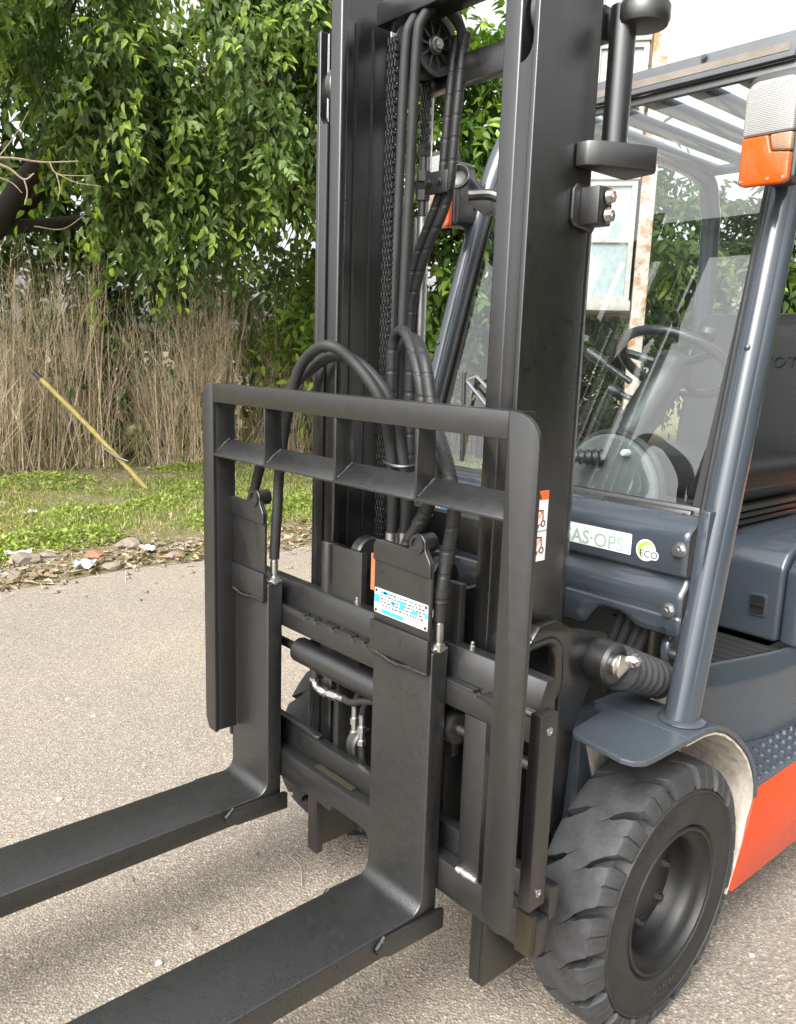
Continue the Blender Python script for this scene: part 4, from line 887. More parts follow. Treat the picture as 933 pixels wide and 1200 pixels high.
def mirrored(loc, sc=1.0):
    c = copy_tree(wheel, fl); c.location = loc; c.rotation_euler = (R(17), 0, 0) if loc[0] > 0 else (R(9), 0, math.pi); c.scale = (sc, sc, sc); return c
mirrored((-0.452, 0, 0.287))
for s in (1, -1):
    c = mirrored((s*0.42, 1.42, 0.232), 0.8); c.name = 'rear_wheel'

# ---- fenders and wheel-arch liners
AR = [(-0.02, 0.660), (0.05, 0.660), (0.10, 0.652), (0.145, 0.634), (0.190, 0.606), (0.235, 0.571), (0.272, 0.535), (0.302, 0.492), (0.322, 0.450), (0.330, 0.412)]
for s in (1, -1):
    pl = [(0.366, -0.150), (0.372, -0.176), (0.385, -0.184), (0.440, -0.192), (0.500, -0.198), (0.522, -0.190), (0.536, -0.170), (0.538, -0.140), (0.538, -0.02), (0.300, -0.02), (0.300, 0.01), (0.318, 0.0), (0.345, -0.012), (0.352, -0.03), (0.366, -0.05)]
    pl = [(0.366, -0.150), (0.372, -0.176), (0.385, -0.184), (0.440, -0.192), (0.500, -0.198), (0.522, -0.190), (0.536, -0.170), (0.538, -0.140), (0.538, -0.0195), (0.330, -0.0195), (0.325, -0.035), (0.352, -0.045)]
    b = MB(); b.prism([(s*x, y) for x, y in pl], 'z', 0.648, 0.660); fd = b.build('fender', M['fender'], fl, 0.003, 2, 15)
    V = []; F = []
    up_n = []
    for i, (y, z) in enumerate(AR):
        a, c = AR[max(i-1, 0)], AR[min(i+1, len(AR)-1)]; t = Vector((c[0]-a[0], c[1]-a[1])).normalized(); nrm = Vector((-t.y, t.x)); up_n.append(nrm)
        q = Vector((y, z))-nrm*0.012
        xi = 0.312 if y < 0.16 else 0.40
        V += [(s*xi, y, z), (s*0.538, y, z), (s*0.538, q.x, q.y), (s*xi, q.x, q.y)]
    n = len(AR)
    for i in range(n-1):
        for k in range(4): F.append((i*4+k, i*4+(k+1) % 4, (i+1)*4+(k+1) % 4, (i+1)*4+k))
    F += [(0, 1, 2, 3), tuple((n-1)*4+k for k in (3, 2, 1, 0))]
    b = MB(); b.add(V, F); b.build('fender_arch', M['fender'], fd, 0.003, 2, 22)
    LN = [(y-nv.x*0.014, z-nv.y*0.014) for (y, z), nv in zip(AR, up_n)]+[(0.312, 0.36), (0.300, 0.30), (0.275, 0.235), (0.256, 0.192)]
    V = []; F = []
    for i, (y, z) in enumerate(LN):
        xo = 0.534 if i < 10 else 0.528
        V += [(s*0.36, y, z), (s*xo, y, z), (s*xo, y-0.004, z-0.004), (s*0.36, y-0.004, z-0.004)]
    for i in range(len(LN)-1):
        for k in range(4): F.append((i*4+k, i*4+(k+1) % 4, (i+1)*4+(k+1) % 4, (i+1)*4+k))
    b = MB(); b.add(V, F); b.build('arch_liner', M['cream'], fd)
    b = MB(); b.prism([(-0.10, 0.63), (0.34, 0.63), (0.36, 0.25), (0.25, 0.25), (0.2, 0.4), (-0.05, 0.5)], 'x', s*0.345, s*0.355); b.build('inner_wheel_well', M['cream'], fd)
    b = MB(); b.prism([(s*0.25, -0.10), (s*0.345, -0.10), (s*0.345, 0.10), (s*0.25, 0.10)], 'z', 0.30, 0.62); b.build('axle_housing', M['grey'], fl, 0.02)
b = MB(); b.tube([(-0.40, 0, 0.287), (0.40, 0, 0.287)], 0.07, 20); b.build('front_axle', M['dark'], fl)

# ---- cowl panel with its cut-out lower edge
def bottom(x):
    ax_ = abs(x)
    if ax_ < 0.205: return 0.785
    if ax_ < 0.250: return 0.785+0.052*math.sin((ax_-0.205)/0.045*math.pi/2)
    if ax_ < 0.300: return 0.837+0.0*(ax_)
    if ax_ < 0.340: return 0.837-0.022*(ax_-0.300)/0.04
    return 0.815
PRF = [(0.175, 1.078), (0.120, 1.068), (0.082, 1.046), (0.075, 1.037), (0.0735, 1.027), (0.0735, 0.956), (0.076, 0.951), (0.092, 0.946), (0.095, 0.940), (0.091, 0.930), (0.076, 0.916), (0.071, 0.908), (0.070, 0.902), (0.0695, 0.872), (0.0735, 0.867), (0.0735, 0.862), (0.0700, 0.858), (0.0715, 0.848)]
xs = sorted(set([round(-0.445+0.89*i/60, 4) for i in range(61)]))
V = []; F = []
rows = len(PRF)+2
for x in xs:
    bz = bottom(x)
    for y, z in PRF: V.append((x, y, max(z, bz+0.006)))
    V.append((x, 0.078, bz+0.004)); V.append((x, 0.082, bz))
for i in range(len(xs)-1):
    for j in range(rows-1): F.append((i*rows+j, (i+1)*rows+j, (i+1)*rows+j+1, i*rows+j+1))
b = MB(); b.add(V, F); cowl = b.build('front_cowl', M['grey'], fl, 0, 2, 40)
md = cowl.modifiers.new('thickness', 'SOLIDIFY'); md.thickness = 0.006; md.offset = -1
for x, z, y in ((0.425, 1.006, 0.074), (0.414, 0.874, 0.0715)): bolt(cowl, (x, y, z), (0, -1, 0), 0.0125, 'rod')
b = MB(); b.cyl((0.405, 0.0775, 0.828), (0.405, 0.072, 0.828), 0.007, 14); b.build('panel_hole', M['dark'], cowl)
for s in (1, -1):
    b = MB(); b.prism([(0.075, 0.80), (0.150, 0.80), (0.190, 1.09), (0.100, 1.09)], 'x', s*0.4465, s*0.470); b.build('pillar_flange', M['grey'], fl, 0.004)
# dark engine bay behind
b = MB(); b.box(-0.335, 0.335, 0.28, 0.30, 0.25, 1.05); b.box(-0.34, 0.34, 0.05, 0.28, 0.25, 0.40); b.build('bulkhead', M['dark'], fl)
for k, x in enumerate((0.262, 0.285, 0.312, 0.332)):
    b = MB(); b.tube(smooth([(x+0.02, 0.13, 0.88), (x+0.005, 0.125, 0.80), (x-0.015, 0.12, 0.72), (x-0.02, 0.13, 0.62)]), 0.0105, 10); b.build('cab_hose', M['hose'], fl)
b = MB(); b.tube(smooth([(0.20, 0.20, 0.80), (0.30, 0.21, 0.82), (0.36, 0.2, 0.79), (0.37, 0.19, 0.7)]), 0.02, 10); b.build('wiring_loom', M['dark'], fl)
b = MB(); b.lathe([(0.026, -0.010), (0.046, -0.010), (0.050, -0.004), (0.050, 0.004), (0.046, 0.010), (0.026, 0.010)], (0.385, 0.16, 0.765), (1, 0.15, 0), 36, True); b.build('pivot_eye', M['grey'], fl)
b = MB(); b.box(0.395, 0.44, 0.13, 0.18, 0.72, 0.80); b.cyl((0.40, 0.12, 0.765), (0.44, 0.12, 0.765), 0.012); b.build('pivot_nut', M['rod'], fl, 0.006)
# stickers on the cowl
def sticker(name, poly, y, mat, parent=cowl, th=0.0006):
    b = MB(); b.prism(poly, 'y', y-th, y); return b.build(name, M[mat], parent)
st = sticker('safety_sticker', rr(0.120, 0.312, 0.972, 1.018, (0.002,)*4), 0.0738, 'white')
inst(text_mesh('SAS·OPS', 0.044, 0.0003, M['pale'], 'sticker_lettering', 0.0007), 'sticker_lettering', cowl, frame((0.214, 0.0729, 0.988), (1, 0, 0), (0, 0, 1)))
inst(text_mesh('Smart Safety Solution', 0.0125, 0.0003, M['pale'], 'sticker_lettering'), 'sticker_lettering', cowl, frame((0.238, 0.0730, 1.0105), (1, 0, 0), (0, 0, 1)))
b = MB()
for x0, x1, z0, z1 in ((0.123, 0.309, 1.0155, 1.016), (0.123, 0.309, 0.974, 0.9745), (0.3085, 0.309, 0.974, 0.016+1.0)): b.box(x0, x1, 0.0730, 0.0732, z0, z1)
b.build('sticker_border', M['pale'], cowl)
ecx, ecz = 0.348, 0.990
sticker('eco_sticker', arc(ecx, ecz, 0.0235, 0, 360, 32)[:-1], 0.0738, 'white')
sticker('eco_sticker_tail', rr(ecx-0.012, ecx+0.031, ecz-0.018, ecz+0.001, (0.008,)*4), 0.0736, 'white')
sticker('eco_swoosh', arc(ecx, ecz, 0.019, 35, 215, 20)+arc(ecx+0.006, ecz-0.004, 0.0165, 205, 50, 20), 0.0730, 'green')
inst(text_mesh('ECO', 0.0215, 0.0003, M['print'], 'eco_lettering', 0.0002), 'eco_lettering', cowl, frame((ecx+0.0075, 0.0726, ecz-0.0085), (1, 0, 0), (0, 0, 1)))
sticker('round_emblem', arc(-0.265, 0.985, 0.024, 0, 360, 28)[:-1], 0.0738, 'white')
sticker('emblem_band', rr(-0.281, -0.249, 0.979, 0.993, (0.003,)*4), 0.0730, 'blue')
sticker('white_notice', rr(-0.330, -0.292, 0.965, 1.010, (0.002,)*4), 0.0738, 'white')

# ---- overhead guard: pillars, roof
def pillar_path(s): return smooth([(s*0.481, 0.048, 0.655), (s*0.470, 0.115, 0.90), (s*0.459, 0.193, 1.20), (s*0.449, 0.270, 1.50), (s*0.439, 0.343, 1.77), (s*0.428, 0.405, 1.95), (s*0.418, 0.47, 2.045), (s*0.405, 0.58, 2.085), (s*0.40, 1.0, 2.095), (s*0.40, 1.45, 2.07), (s*0.41, 1.56, 1.97), (s*0.42, 1.60, 1.85), (s*0.43, 1.64, 1.3), (s*0.435, 1.70, 0.96)], 6)
for s in (1, -1):
    b = MB(); b.tube(pillar_path(s), 0.0345, 20); p = b.build('guard_pillar', M['grey'], fl)
    b = MB(); b.tube([q+Vector((-s*0.002, -0.012, 0.003)) for q in pillar_path(s)[0:27]], 0.029, 12); b.build('pillar_ridge', M['grey'], p)
    b = MB(); b.tube([q+Vector((-s*0.037, -0.010, 0.0)) for q in pillar_path(s)[9:29]], 0.0075, 8); b.build('rubber_seal', M['hose'], p)
    b = MB(); b.lathe([(0.047, 0), (0.049, 0.003), (0.045, 0.007), (0.036, 0.010)], (s*0.482, 0.048, 0.6602), (0, 0, 1), 28); b.build('base_weld', M['grey'], p)
    for z, y in ((1.075, 0.118), (1.42, 0.208)):
        b = MB(); b.lathe([(0.007, 0), (0.006, 0.004), (0.003, 0.006)], (s*0.455, y, z), (0, -1, 0), 12); b.build('stud', M['grey'], p)
def gy(z): return 0.050+0.265*(z-0.655)
def sheet(x0, x1, z0, z1, off, th):
    b = MB(); V = []
    for d in (0, th):
        for x, z in ((x0, z0), (x1, z0), (x1, z1), (x0, z1)): V.append((x, gy(z)+off+d, z))
    return b.add(V, [(0, 1, 2, 3), (7, 6, 5, 4), (0, 4, 5, 1), (1, 5, 6, 2), (2, 6, 7, 3), (3, 7, 4, 0)])
ws = sheet(-0.418, 0.418, 1.085, 2.015, 0, 0.005).build('windscreen', M['glass'], fl)
sheet(-0.425, 0.425, 1.060, 1.0848, -0.008, 0.018).build('lower_seal', M['plastic'], ws, 0.003)
b = sheet(0.190, 0.408, 1.048, 1.078, -0.026, 0.016); b.build('retainer_strip', M['plastic'], ws, 0.003)
b = sheet(-0.408, -0.190, 1.048, 1.078, -0.026, 0.016); b.build('retainer_strip', M['plastic'], ws, 0.003)
for x in (0.196, 0.396): bolt(ws, (x, gy(1.062)-0.027, 1.062), (0, -1, 0.26), 0.008, 'dark')
for s in (1, -1): sheet(*sorted((s*0.396, s*0.4175)), 1.0852, 2.014, -0.0015, 0.0012).build('glass_edge_band', M['print'], ws)
for P in ([(-0.335, 0.205, 1.32), (-0.245, 0.190, 1.262), (-0.19, 0.182, 1.225)], [(-0.295, 0.207, 1.330), (-0.19, 0.192, 1.268)], [(-0.337, 0.204, 1.318), (-0.293, 0.207, 1.332)]):
    b = MB(); b.tube(P, 0.0045, 8); b.build('wiper_arm', M['rod'], ws)
b = MB(); b.tube([(-0.34, 0.203, 1.34), (-0.30, 0.168, 1.10)], 0.006, 8); b.build('wiper_blade', M['plastic'], ws)
# header at the roof front
b = sheet(-0.415, 0.405, 2.022, 2.078, -0.038, 0.022); hd = b.build('roof_header', M['header'], fl, 0.003)
b = sheet(-0.40, 0.392, 2.036, 2.054, -0.0395, 0.0012); b.build('mesh_strip', M['tan'], hd)
for x in (-0.16, 0.16): bolt(hd, (x+0.035, gy(2.066)-0.039, 2.066), (0, -1, 0.26), 0.007, 'plastic')
sheet(-0.41, 0.41, 2.000, 2.021, -0.020, 0.016).build('upper_seal', M['plastic'], ws, 0.002)
for y_ in (0.46, 1.42):
    b = MB(); b.box(-0.40, 0.40, y_, y_+0.06, 2.06, 2.085); b.build('roof_crossbar', M['grey'], fl, 0.006)
for k in range(6):
    x = -0.335+k*0.134
    b = MB(); b.box(x-0.030, x+0.030, 0.521, 1.419, 2.062, 2.084); b.build('roof_slat', M['grey'], fl, 0.006)
# ---- lamps
def lamp(s):
    yv = 0.195
    hb = rr(0.404, 0.515, 1.735, 1.940, (0.022, 0.012, 0.012, 0.014))
    b = MB(); b.prism([(s*x, z) for x, z in hb], 'y', yv+0.004, yv+0.022)
    hb2 = rr(0.416, 0.503, 1.742, 1.915, (0.03, 0.03, 0.03, 0.03)); k = len(b.v)
    b.prism([(s*x, z) for x, z in hb2], 'y', yv+0.022, yv+0.095)
    h = b.build('head_lamp', M['plastic'], fl, 0.006, 3)
    def lens_(poly, mat, nm):
        b = MB(); b.prism([(s*x, z) for x, z in poly], 'y', yv-0.012, yv+0.0042); return b.build(nm, M[mat], h, 0.005, 3)
    lens_(arc(0.490, 1.905, 0.018, 0, 90, 5)+arc(0.433, 1.899, 0.024, 90, 180, 6)+[(0.409, 1.8235), (0.508, 1.8235)], 'lens_clear', 'clear_lens')
    lens_([(0.409, 1.822), (0.462, 1.822), (0.470, 1.790), (0.508, 1.786)]+[(0.508, 1.735), (0.497, 1.730), (0.418, 1.730), (0.409, 1.738)], 'lens_orange', 'indicator_lens')
    lens_([(0.4635, 1.8222), (0.508, 1.8222), (0.508, 1.7875), (0.4713, 1.7915)], 'lens_small', 'side_lens')
    for x in (0.417, 0.470, 0.500):
        b = MB(); b.lathe([(0.0035, 0), (0.003, 0.0015)], (s*x, yv-0.012, 1.740), (0, -1, 0), 10); b.build('lens_screw', M['rod'], h)
    b = MB(); b.tube(smooth([(s*0.46, yv+0.06, 1.80), (s*0.47, yv+0.10, 1.80), (s*0.448, 0.325, 1.775)]), 0.013, 10); b.prism([(s*0.425, 0.27), (s*0.475, 0.27), (s*0.475, 0.345), (s*0.425, 0.345)], 'z', 1.755, 1.790); b.build('lamp_bracket', M['plastic'], h, 0.004)
lamp(1); lamp(-1)
# mirror-like cup and bracket next to the far lamp
b = MB(); b.lathe([(0.010, 0), (0.022, 0.004), (0.030, 0.018), (0.033, 0.032), (0.030, 0.033), (0.020, 0.02), (0.008, 0.018)], (-0.345, 0.16, 1.835), (0.4, -0.8, 0.25), 28); b.prism([(-0.36, 1.84), (-0.33, 1.85), (-0.25, 1.78), (-0.245, 1.75), (-0.27, 1.745), (-0.36, 1.80)], 'y', 0.175, 0.20); b.build('lamp_stay', M['plastic'], fl, 0.003)

# ---- cab: dash, steering, seat, floor, hood
b = MB(); b.prism(arc(0.120, 1.075, 0.135, -8, 188, 24), 'y', 0.245, 0.275); dm = b.build('dash_dome', M['dome'], fl, 0.010, 3)
b = MB(); b.tube([(0.120+0.138*math.cos(R(a)), 0.272, 1.075+0.138*math.sin(R(a))) for a in range(-6, 187, 6)], 0.010, 10); b.build('dome_rim', M['plastic'], dm)
b = MB(); b.lathe([(0.009, 0), (0.009, 0.018), (0.007, 0.022)], (0.174, 0.245, 1.170), (0, -1, 0.1), 14); b.build('white_knob', M['white'], dm)
b = MB(); n = 30; P = [(0.10-0.05*i/n, 0.245-0.07*i/n, 1.150+0.002*i/n) for i in range(n+1)]; b.tube(P, [0.020+0.003*math.cos(i/n*2*math.pi*5)-0.006*i/n for i in range(n+1)], 16); b.build('cable_boot', M['plastic'], dm)
b = MB(); b.prism([(0.20, 1.06), (0.34, 1.06), (0.40, 1.03), (0.42, 0.90), (0.24, 0.66), (0.20, 0.66)], 'x', -0.40, 0.30); b.build('dashboard', M['plastic'], fl, 0.02, 3)
b = MB(); b.tube(smooth([(0.02, 0.30, 1.02), (0.04, 0.44, 1.18), (0.065, 0.585, 1.365)]), [0.06]*6+[0.05]*7, 18); b.build('steering_column', M['plastic'], fl)
wc = Vector((0.065, 0.60, 1.385)); wn = Vector((0, 0.55, 0.83)).normalized(); wa = Vector((1, 0, 0)); wb_ = wn.cross(wa)
b = MB(); ring = [wc+(wa*math.cos(R(a))+wb_*math.sin(R(a)))*0.150 for a in range(0, 361, 8)]; b.tube(ring, 0.0135, 12, False); sw = b.build('steering_wheel', M['plastic'], fl)
b = MB(); b.lathe([(0.05, -0.03), (0.055, -0.01), (0.045, 0.012), (0.02, 0.018)], wc, wn, 24); b.build('hub_cover', M['plastic'], sw)
for a in (-20, 90, 200):
    d = wa*math.cos(R(a))+wb_*math.sin(R(a)); b = MB(); b.tube([wc+d*0.03-wn*0.01, wc+d*0.148], 0.011, 8); b.build('spoke', M['plastic'], sw)
kp = wc+wa*0.135*math.cos(R(-35))+wb_*0.135*math.sin(R(-35)); b = MB(); b.lathe([(0.010, 0), (0.010, 0.02), (0.022, 0.03), (0.022, 0.045), (0.012, 0.055)], kp, wn, 16); b.build('spinner_knob', M['plastic'], sw)
for a_, c_ in (((-0.02, 0.53, 1.33), (-0.15, 0.50, 1.410)), ((0.0, 0.53, 1.28), (-0.070, 0.50, 1.31))):
    a_, c_ = Vector(a_), Vector(c_); b = MB(); b.tube([a_, a_.lerp(c_, 0.6)], [0.009, 0.008], 10); b.tube([a_.lerp(c_, 0.55), a_.lerp(c_, 0.7), c_], [0.011, 0.017, 0.015], 14); b.build('lever', M['plastic'], fl)
def cushion(x0, x1, y0, y1, z0, z1, bev): return MB().box(x0, x1, y0, y1, z0, z1), bev
b = MB(); b.box(-0.24, 0.24, 0.70, 1.22, 1.005, 1.125); se = b.build('seat', M['seat'], fl, 0.045, 5)
b = MB(); b.prism([(1.13, 1.08), (1.26, 1.08), (1.33, 1.48), (1.30, 1.55), (1.25, 1.56), (1.20, 1.50), (1.14, 1.18)], 'x', -0.225, 0.225); sbk = b.build('seat_back', M['seat'], se, 0.035, 4)
b = MB(); b.box(-0.242, 0.242, 0.715, 1.2, 1.045, 1.052); b.build('seat_piping', M['dark'], se, 0.003)
inst(text_mesh('TOYOTA', 0.050, 0.0005, M['seat'], 'seat_lettering', 0.0005, 1.15), 'seat_lettering', se, frame((0.07, 1.176, 1.40), (1, 0, 0), (0, 0.16, 1)))
for k in range(3):
    b = MB(); b.box(-0.235+0.008*k, 0.235-0.008*k, 0.715+0.006*k, 1.2, 0.985-k*0.022, 1.001-k*0.022); b.build('suspension_bellows', M['plastic'], se, 0.006)
b = MB(); b.prism([(0.700, 0.655), (0.700, 0.86), (0.735, 0.905), (0.80, 0.93), (1.60, 0.94), (1.60, 0.655)], 'x', -0.383, 0.383); hood = b.build('engine_hood', M['grey'], fl, 0.014, 4)
for s in (1, -1):
    b = MB(); b.prism([(0.703, 0.655), (0.703, 0.855), (0.74, 0.893), (0.80, 0.914), (1.60, 0.92), (1.60, 0.655)], 'x', s*0.387, s*0.432); b.build('hood_side', M['grey'], hood, 0.012, 3)
b = MB(); b.prism(rr(0.300, 0.350, 0.718, 0.782, (0.010,)*4), 'y', 0.694, 0.7005); b.build('latch_frame', M['grey'], hood, 0.003)
b = MB(); b.prism(rr(0.306, 0.344, 0.724, 0.776, (0.007,)*4), 'y', 0.6925, 0.6945); b.build('latch_recess', M['dark'], hood)
b = MB(); b.box(0.307, 0.343, 0.688, 0.6925, 0.747, 0.752); b.build('latch_bar', M['dark'], hood)
b = MB(); b.prism([(-0.33, 0.30), (0.325, 0.30), (0.35, 0.475), (0.405, 0.70), (-0.405, 0.70), (-0.35, 0.475)], 'z', 0.60, 0.640); b.build('cab_floor', M['grey'], fl, 0.003)
b = MB(); b.prism([(-0.32, 0.31), (0.318, 0.31), (0.343, 0.475), (0.395, 0.692), (-0.395, 0.692), (-0.343, 0.475)], 'z', 0.6405, 0.646)
for k in range(9): b.box(-0.30, 0.310+0.0095*k*(1 if k > 2 else 0.8), 0.335+k*0.04, 0.343+k*0.04, 0.646, 0.6495)
b.build('floor_mat', M['mat'], fl, 0.001)
# stepped side: curved side panel, step tread with grips, orange sill
sp = [(0.345, 0.22), (0.335, 0.30), (0.336, 0.36), (0.346, 0.42), (0.360, 0.475), (0.382, 0.555), (0.403, 0.64), (0.416, 0.72), (0.424, 0.80), (0.44, 0.90), (0.50, 0.97), (0.525, 0.98)]
for s in (1, -1):
    V = []; F = []
    for x, y in sp:
        t = min(1, max(0, (y-0.30)/0.12)); zt = 0.644+0.004*math.sin(t)
        V += [(s*(x-0.012), y, zt), (s*(x-0.003), y, zt+0.004), (s*(x+0.006), y, zt-0.004), (s*(x+0.010), y, 0.55), (s*(x+0.016), y-0.004, 0.47), (s*(x+0.026), y-0.01, 0.432)]
    for i in range(len(sp)-1):
        for j in range(5): F.append((i*6+j, i*6+j+1, (i+1)*6+j+1, (i+1)*6+j))
    b = MB(); b.add(V, F); b.build('step_side_panel', M['grey'], fl, 0, 2, 50)
    b = MB(); b.prism([(s*x, y) for x, y in [(0.36, 0.335), (0.528, 0.335), (0.528, 1.02), (0.42, 1.02)]], 'z', 0.418, 0.430); tr_ = b.build('step_tread', M['grey'], fl, 0.004)
    g = MB(); g.lathe([(0.0105, 0), (0.009, 0.005), (0.005, 0.0052), (0.004, 0.001)], (0, 0, 0), (0, 0, 1), 8); gm = g.mesh('grip', M['grey'])
    for i in range(4):
        for j in range(16):
            x = 0.440+i*0.024; y = 0.365+j*0.040+(i % 2)*0.02
            inst(gm, 'grip', tr_, Matrix.Translation((s*x, y, 0.430)))
    b = MB(); b.prism([(0.345, 0.424), (0.262, 0.195), (0.275, 0.185), (1.10, 0.170), (1.10, 0.424)], 'x', s*0.500, s*0.530); b.build('side_sill', M['orange'], fl, 0.004)
    b = MB(); b.prism([(1.12, 0.30), (1.20, 0.56), (1.30, 0.61), (1.75, 0.62), (1.95, 0.60), (1.95, 0.45), (1.72, 0.45), (1.60, 0.53), (1.38, 0.56), (1.25, 0.52), (1.16, 0.30)], 'x', s*0.40, s*0.520); b.build('rear_panel', M['grey'], fl, 0.01)
b = MB(); b.prism([(1.60, 0.60), (1.60, 1.02), (1.72, 1.03), (1.95, 0.98), (2.06, 0.85), (2.08, 0.45), (2.0, 0.30), (1.80, 0.28), (1.74, 0.44)], 'x', -0.50, 0.50); b.build('counterweight', M['orange'], fl, 0.05, 4)
b = MB(); b.box(-0.31, 0.31, 0.30, 1.60, 0.30, 0.598); b.build('chassis', M['dark'], fl)
# warning label on the mast side
def xsticker(name, poly, x, mat, th=0.0005):
    b = MB(); b.prism(poly, 'x', x, x+th); return b.build(name, M[mat], fl)
y0, y1, z0, z1 = -0.268, -0.222, 1.003, 1.139
xsticker('warning_label', [(y0, z0), (y1, z0), (y1, z1), (y0, z1)], 0.3103, 'white')
xsticker('label_header', [(y0, z1-0.017), (y1, z1-0.017), (y1, z1), (y0, z1)], 0.3109, 'red')
for zc in (1.088, 1.036):
    def yz(y, z): return (0.3112, y, z)
    b = MB(); b.lathe([(0.0135, 0), (0.0162, 0), (0.0162, 0.0004), (0.0135, 0.0004)], (0.3110, -0.250, zc), (1, 0, 0), 28, True); b.tube([yz(-0.260, zc-0.010), yz(-0.240, zc+0.010)], 0.0012, 6); b.build('prohibition_ring', M['red'], fl)
    b = MB(); b.box(0.3110, 0.3114, -0.262, -0.236, zc+0.0125, zc+0.0145); b.box(0.3110, 0.3114, -0.237, -0.2352, zc-0.004, zc+0.0145); b.box(0.3110, 0.3114, -0.258, -0.252, zc-0.009, zc+0.006)
    b.lathe([(0.0045, 0), (0.0068, 0), (0.0068, 0.0004), (0.0045, 0.0004)], (0.3110, -0.2345, zc-0.012), (1, 0, 0), 20, True); b.lathe([(0.003, 0), (0.005, 0), (0.005, 0.0004), (0.003, 0.0004)], (0.3110, -0.252, zc-0.017), (1, 0, 0), 20, True); b.build('pictogram', M['print'], fl)
xsticker('label_divider', [(y0, 1.0615), (y1, 1.0615), (y1, 1.0625), (y0, 1.0625)], 0.3110, 'print')
xsticker('warning_triangle', [(-0.257, z1-0.014), (-0.243, z1-0.014), (-0.250, z1-0.003)], 0.3115, 'print')

# ================================================================== SMALL THINGS
# yellow guy-wire sleeve leaning in the reeds
A0 = Vector((-6.693, 1.087, 1.085)); A1 = Vector((-6.039, 1.822, 0.141)); A1.z = 0.06
t = empty('guy_wire', (A1.x, A1.y, 0)); q = lambda p: Vector(p)-Vector((A1.x, A1.y, 0))
dirv = (A0-A1).normalized()
P = [A1.lerp(A0, i/14) for i in range(15)]; b = MB(); b.tube([q(p+Vector((0, 0, 0.02*math.sin(i*0.22)))) for i, p in enumerate(P)], [0.023+0.0016*math.sin(i*2.1) for i in range(15)], 14); b.build('yellow_sleeve', M['yellow'], t)
b = MB(); b.tube([q(A0-dirv*0.03), q(A0+dirv*0.06)], [0.026, 0.022], 12); b.build('sleeve_cap', M['print'], t)
b = MB(); b.tube([q(A0), q(A0+dirv*3.2)], 0.004, 8); b.build('wire', M['wire'], t)
b = MB(); b.tube(smooth([q(A1.lerp(A0, 0.45)+Vector((0.05, 0, -0.06))), q(A1.lerp(A0, 0.33)+Vector((0.06, 0, -0.02))), q(A1.lerp(A0, 0.2)+Vector((0.06, 0, 0.06)))]), 0.009, 8); b.build('clamp', M['roller'], t)
tag(t, 'leaning guy wire in a weathered yellow sleeve in front of the reeds', 'guy wire')
# bleached dead branch poking in from the left edge
def branch(name, label, pts_list):
    base = pts_list[0][0][0]; t = empty(name, (base.x, base.y, base.z)); b = MB()
    for pts, r0, r1 in pts_list: limb(b, [p-base for p in pts], r0, r1, 7)
    o = b.build('branch_wood', M['twig'], t); tag(t, label, 'branch')
branch('dead_branch', 'pale bare dead branch poking in at the left edge', [([Vector((-5.131, 0.187, 2.601)), Vector((-5.061, 0.441, 2.640)), Vector((-4.995, 0.648, 2.638)), Vector((-4.916, 0.871, 2.670))], 0.0104, 0.0039), ([Vector((-5.118, 0.237, 2.613)), Vector((-5.065, 0.428, 2.577)), Vector((-5.034, 0.528, 2.510)), Vector((-5.014, 0.593, 2.557))], 0.0117, 0.0046), ([Vector((-5.034, 0.528, 2.516)), Vector((-5.029, 0.545, 2.427)), Vector((-5.035, 0.525, 2.339))], 0.0059, 0.0033), ([Vector((-4.981, 0.690, 2.643)), Vector((-4.964, 0.740, 2.569)), Vector((-4.893, 0.932, 2.578))], 0.0059, 0.0026), ([Vector((-4.964, 0.740, 2.569)), Vector((-4.922, 0.855, 2.524)), Vector((-4.864, 1.005, 2.516))], 0.0046, 0.0020), ([Vector((-4.968, 0.730, 2.573)), Vector((-4.961, 0.747, 2.478)), Vector((-4.966, 0.733, 2.390))], 0.0052, 0.0020), ([Vector((-5.076, 0.391, 2.650)), Vector((-5.046, 0.490, 2.796)), Vector((-5.018, 0.580, 2.963))], 0.0046, 0.0020), ([Vector((-5.119, 0.233, 2.530)), Vector((-5.063, 0.434, 2.488)), Vector((-5.039, 0.513, 2.418))], 0.0059, 0.0026)])
branch('dead_branch', 'thin dry branch hanging low in the shade above the reeds', [([Vector((-5.971, 0.883, 2.325)), Vector((-5.898, 1.097, 2.325)), Vector((-5.815, 1.321, 2.501)), Vector((-5.711, 1.572, 2.558)), Vector((-5.598, 1.821, 2.386))], 0.0052, 0.0020), ([Vector((-5.815, 1.320, 2.494)), Vector((-5.772, 1.428, 2.340)), Vector((-5.716, 1.561, 2.142))], 0.0039, 0.0013)])
# rubbish along the asphalt edge
def item(name, bm_, mat, loc, rot, label, cat):
    me = bpy.data.meshes.new(name); bm_.to_mesh(me); bm_.free(); me.materials.append(M[mat]); o = bpy.data.objects.new(name, me); col.objects.link(o)
    o.location = loc; o.rotation_euler = rot; tag(o, label, cat, 'rubbish along the asphalt edge'); return o
def crumple(sx, sy, sz, seed):
    rnd = random.Random(seed); bm_ = bmesh.new(); bmesh.ops.create_grid(bm_, x_segments=7, y_segments=5, size=0.5)
    for v in bm_.verts: v.co = Vector((v.co.x*sx*(1+rnd.uniform(-.1, .1)), v.co.y*sy*(1+rnd.uniform(-.15, .15)), sz*(0.5+0.5*math.sin(v.co.x*7+seed)*math.cos(v.co.y*9+seed)+rnd.uniform(-.2, .2))))
    r_ = bmesh.ops.solidify(bm_, geom=bm_.faces[:], thickness=0.002); return bm_
def on(x, y): return (x, y, (max(0.0, verge_z(x, y)) if x < edge_x(y) else 0.0)+0.004)
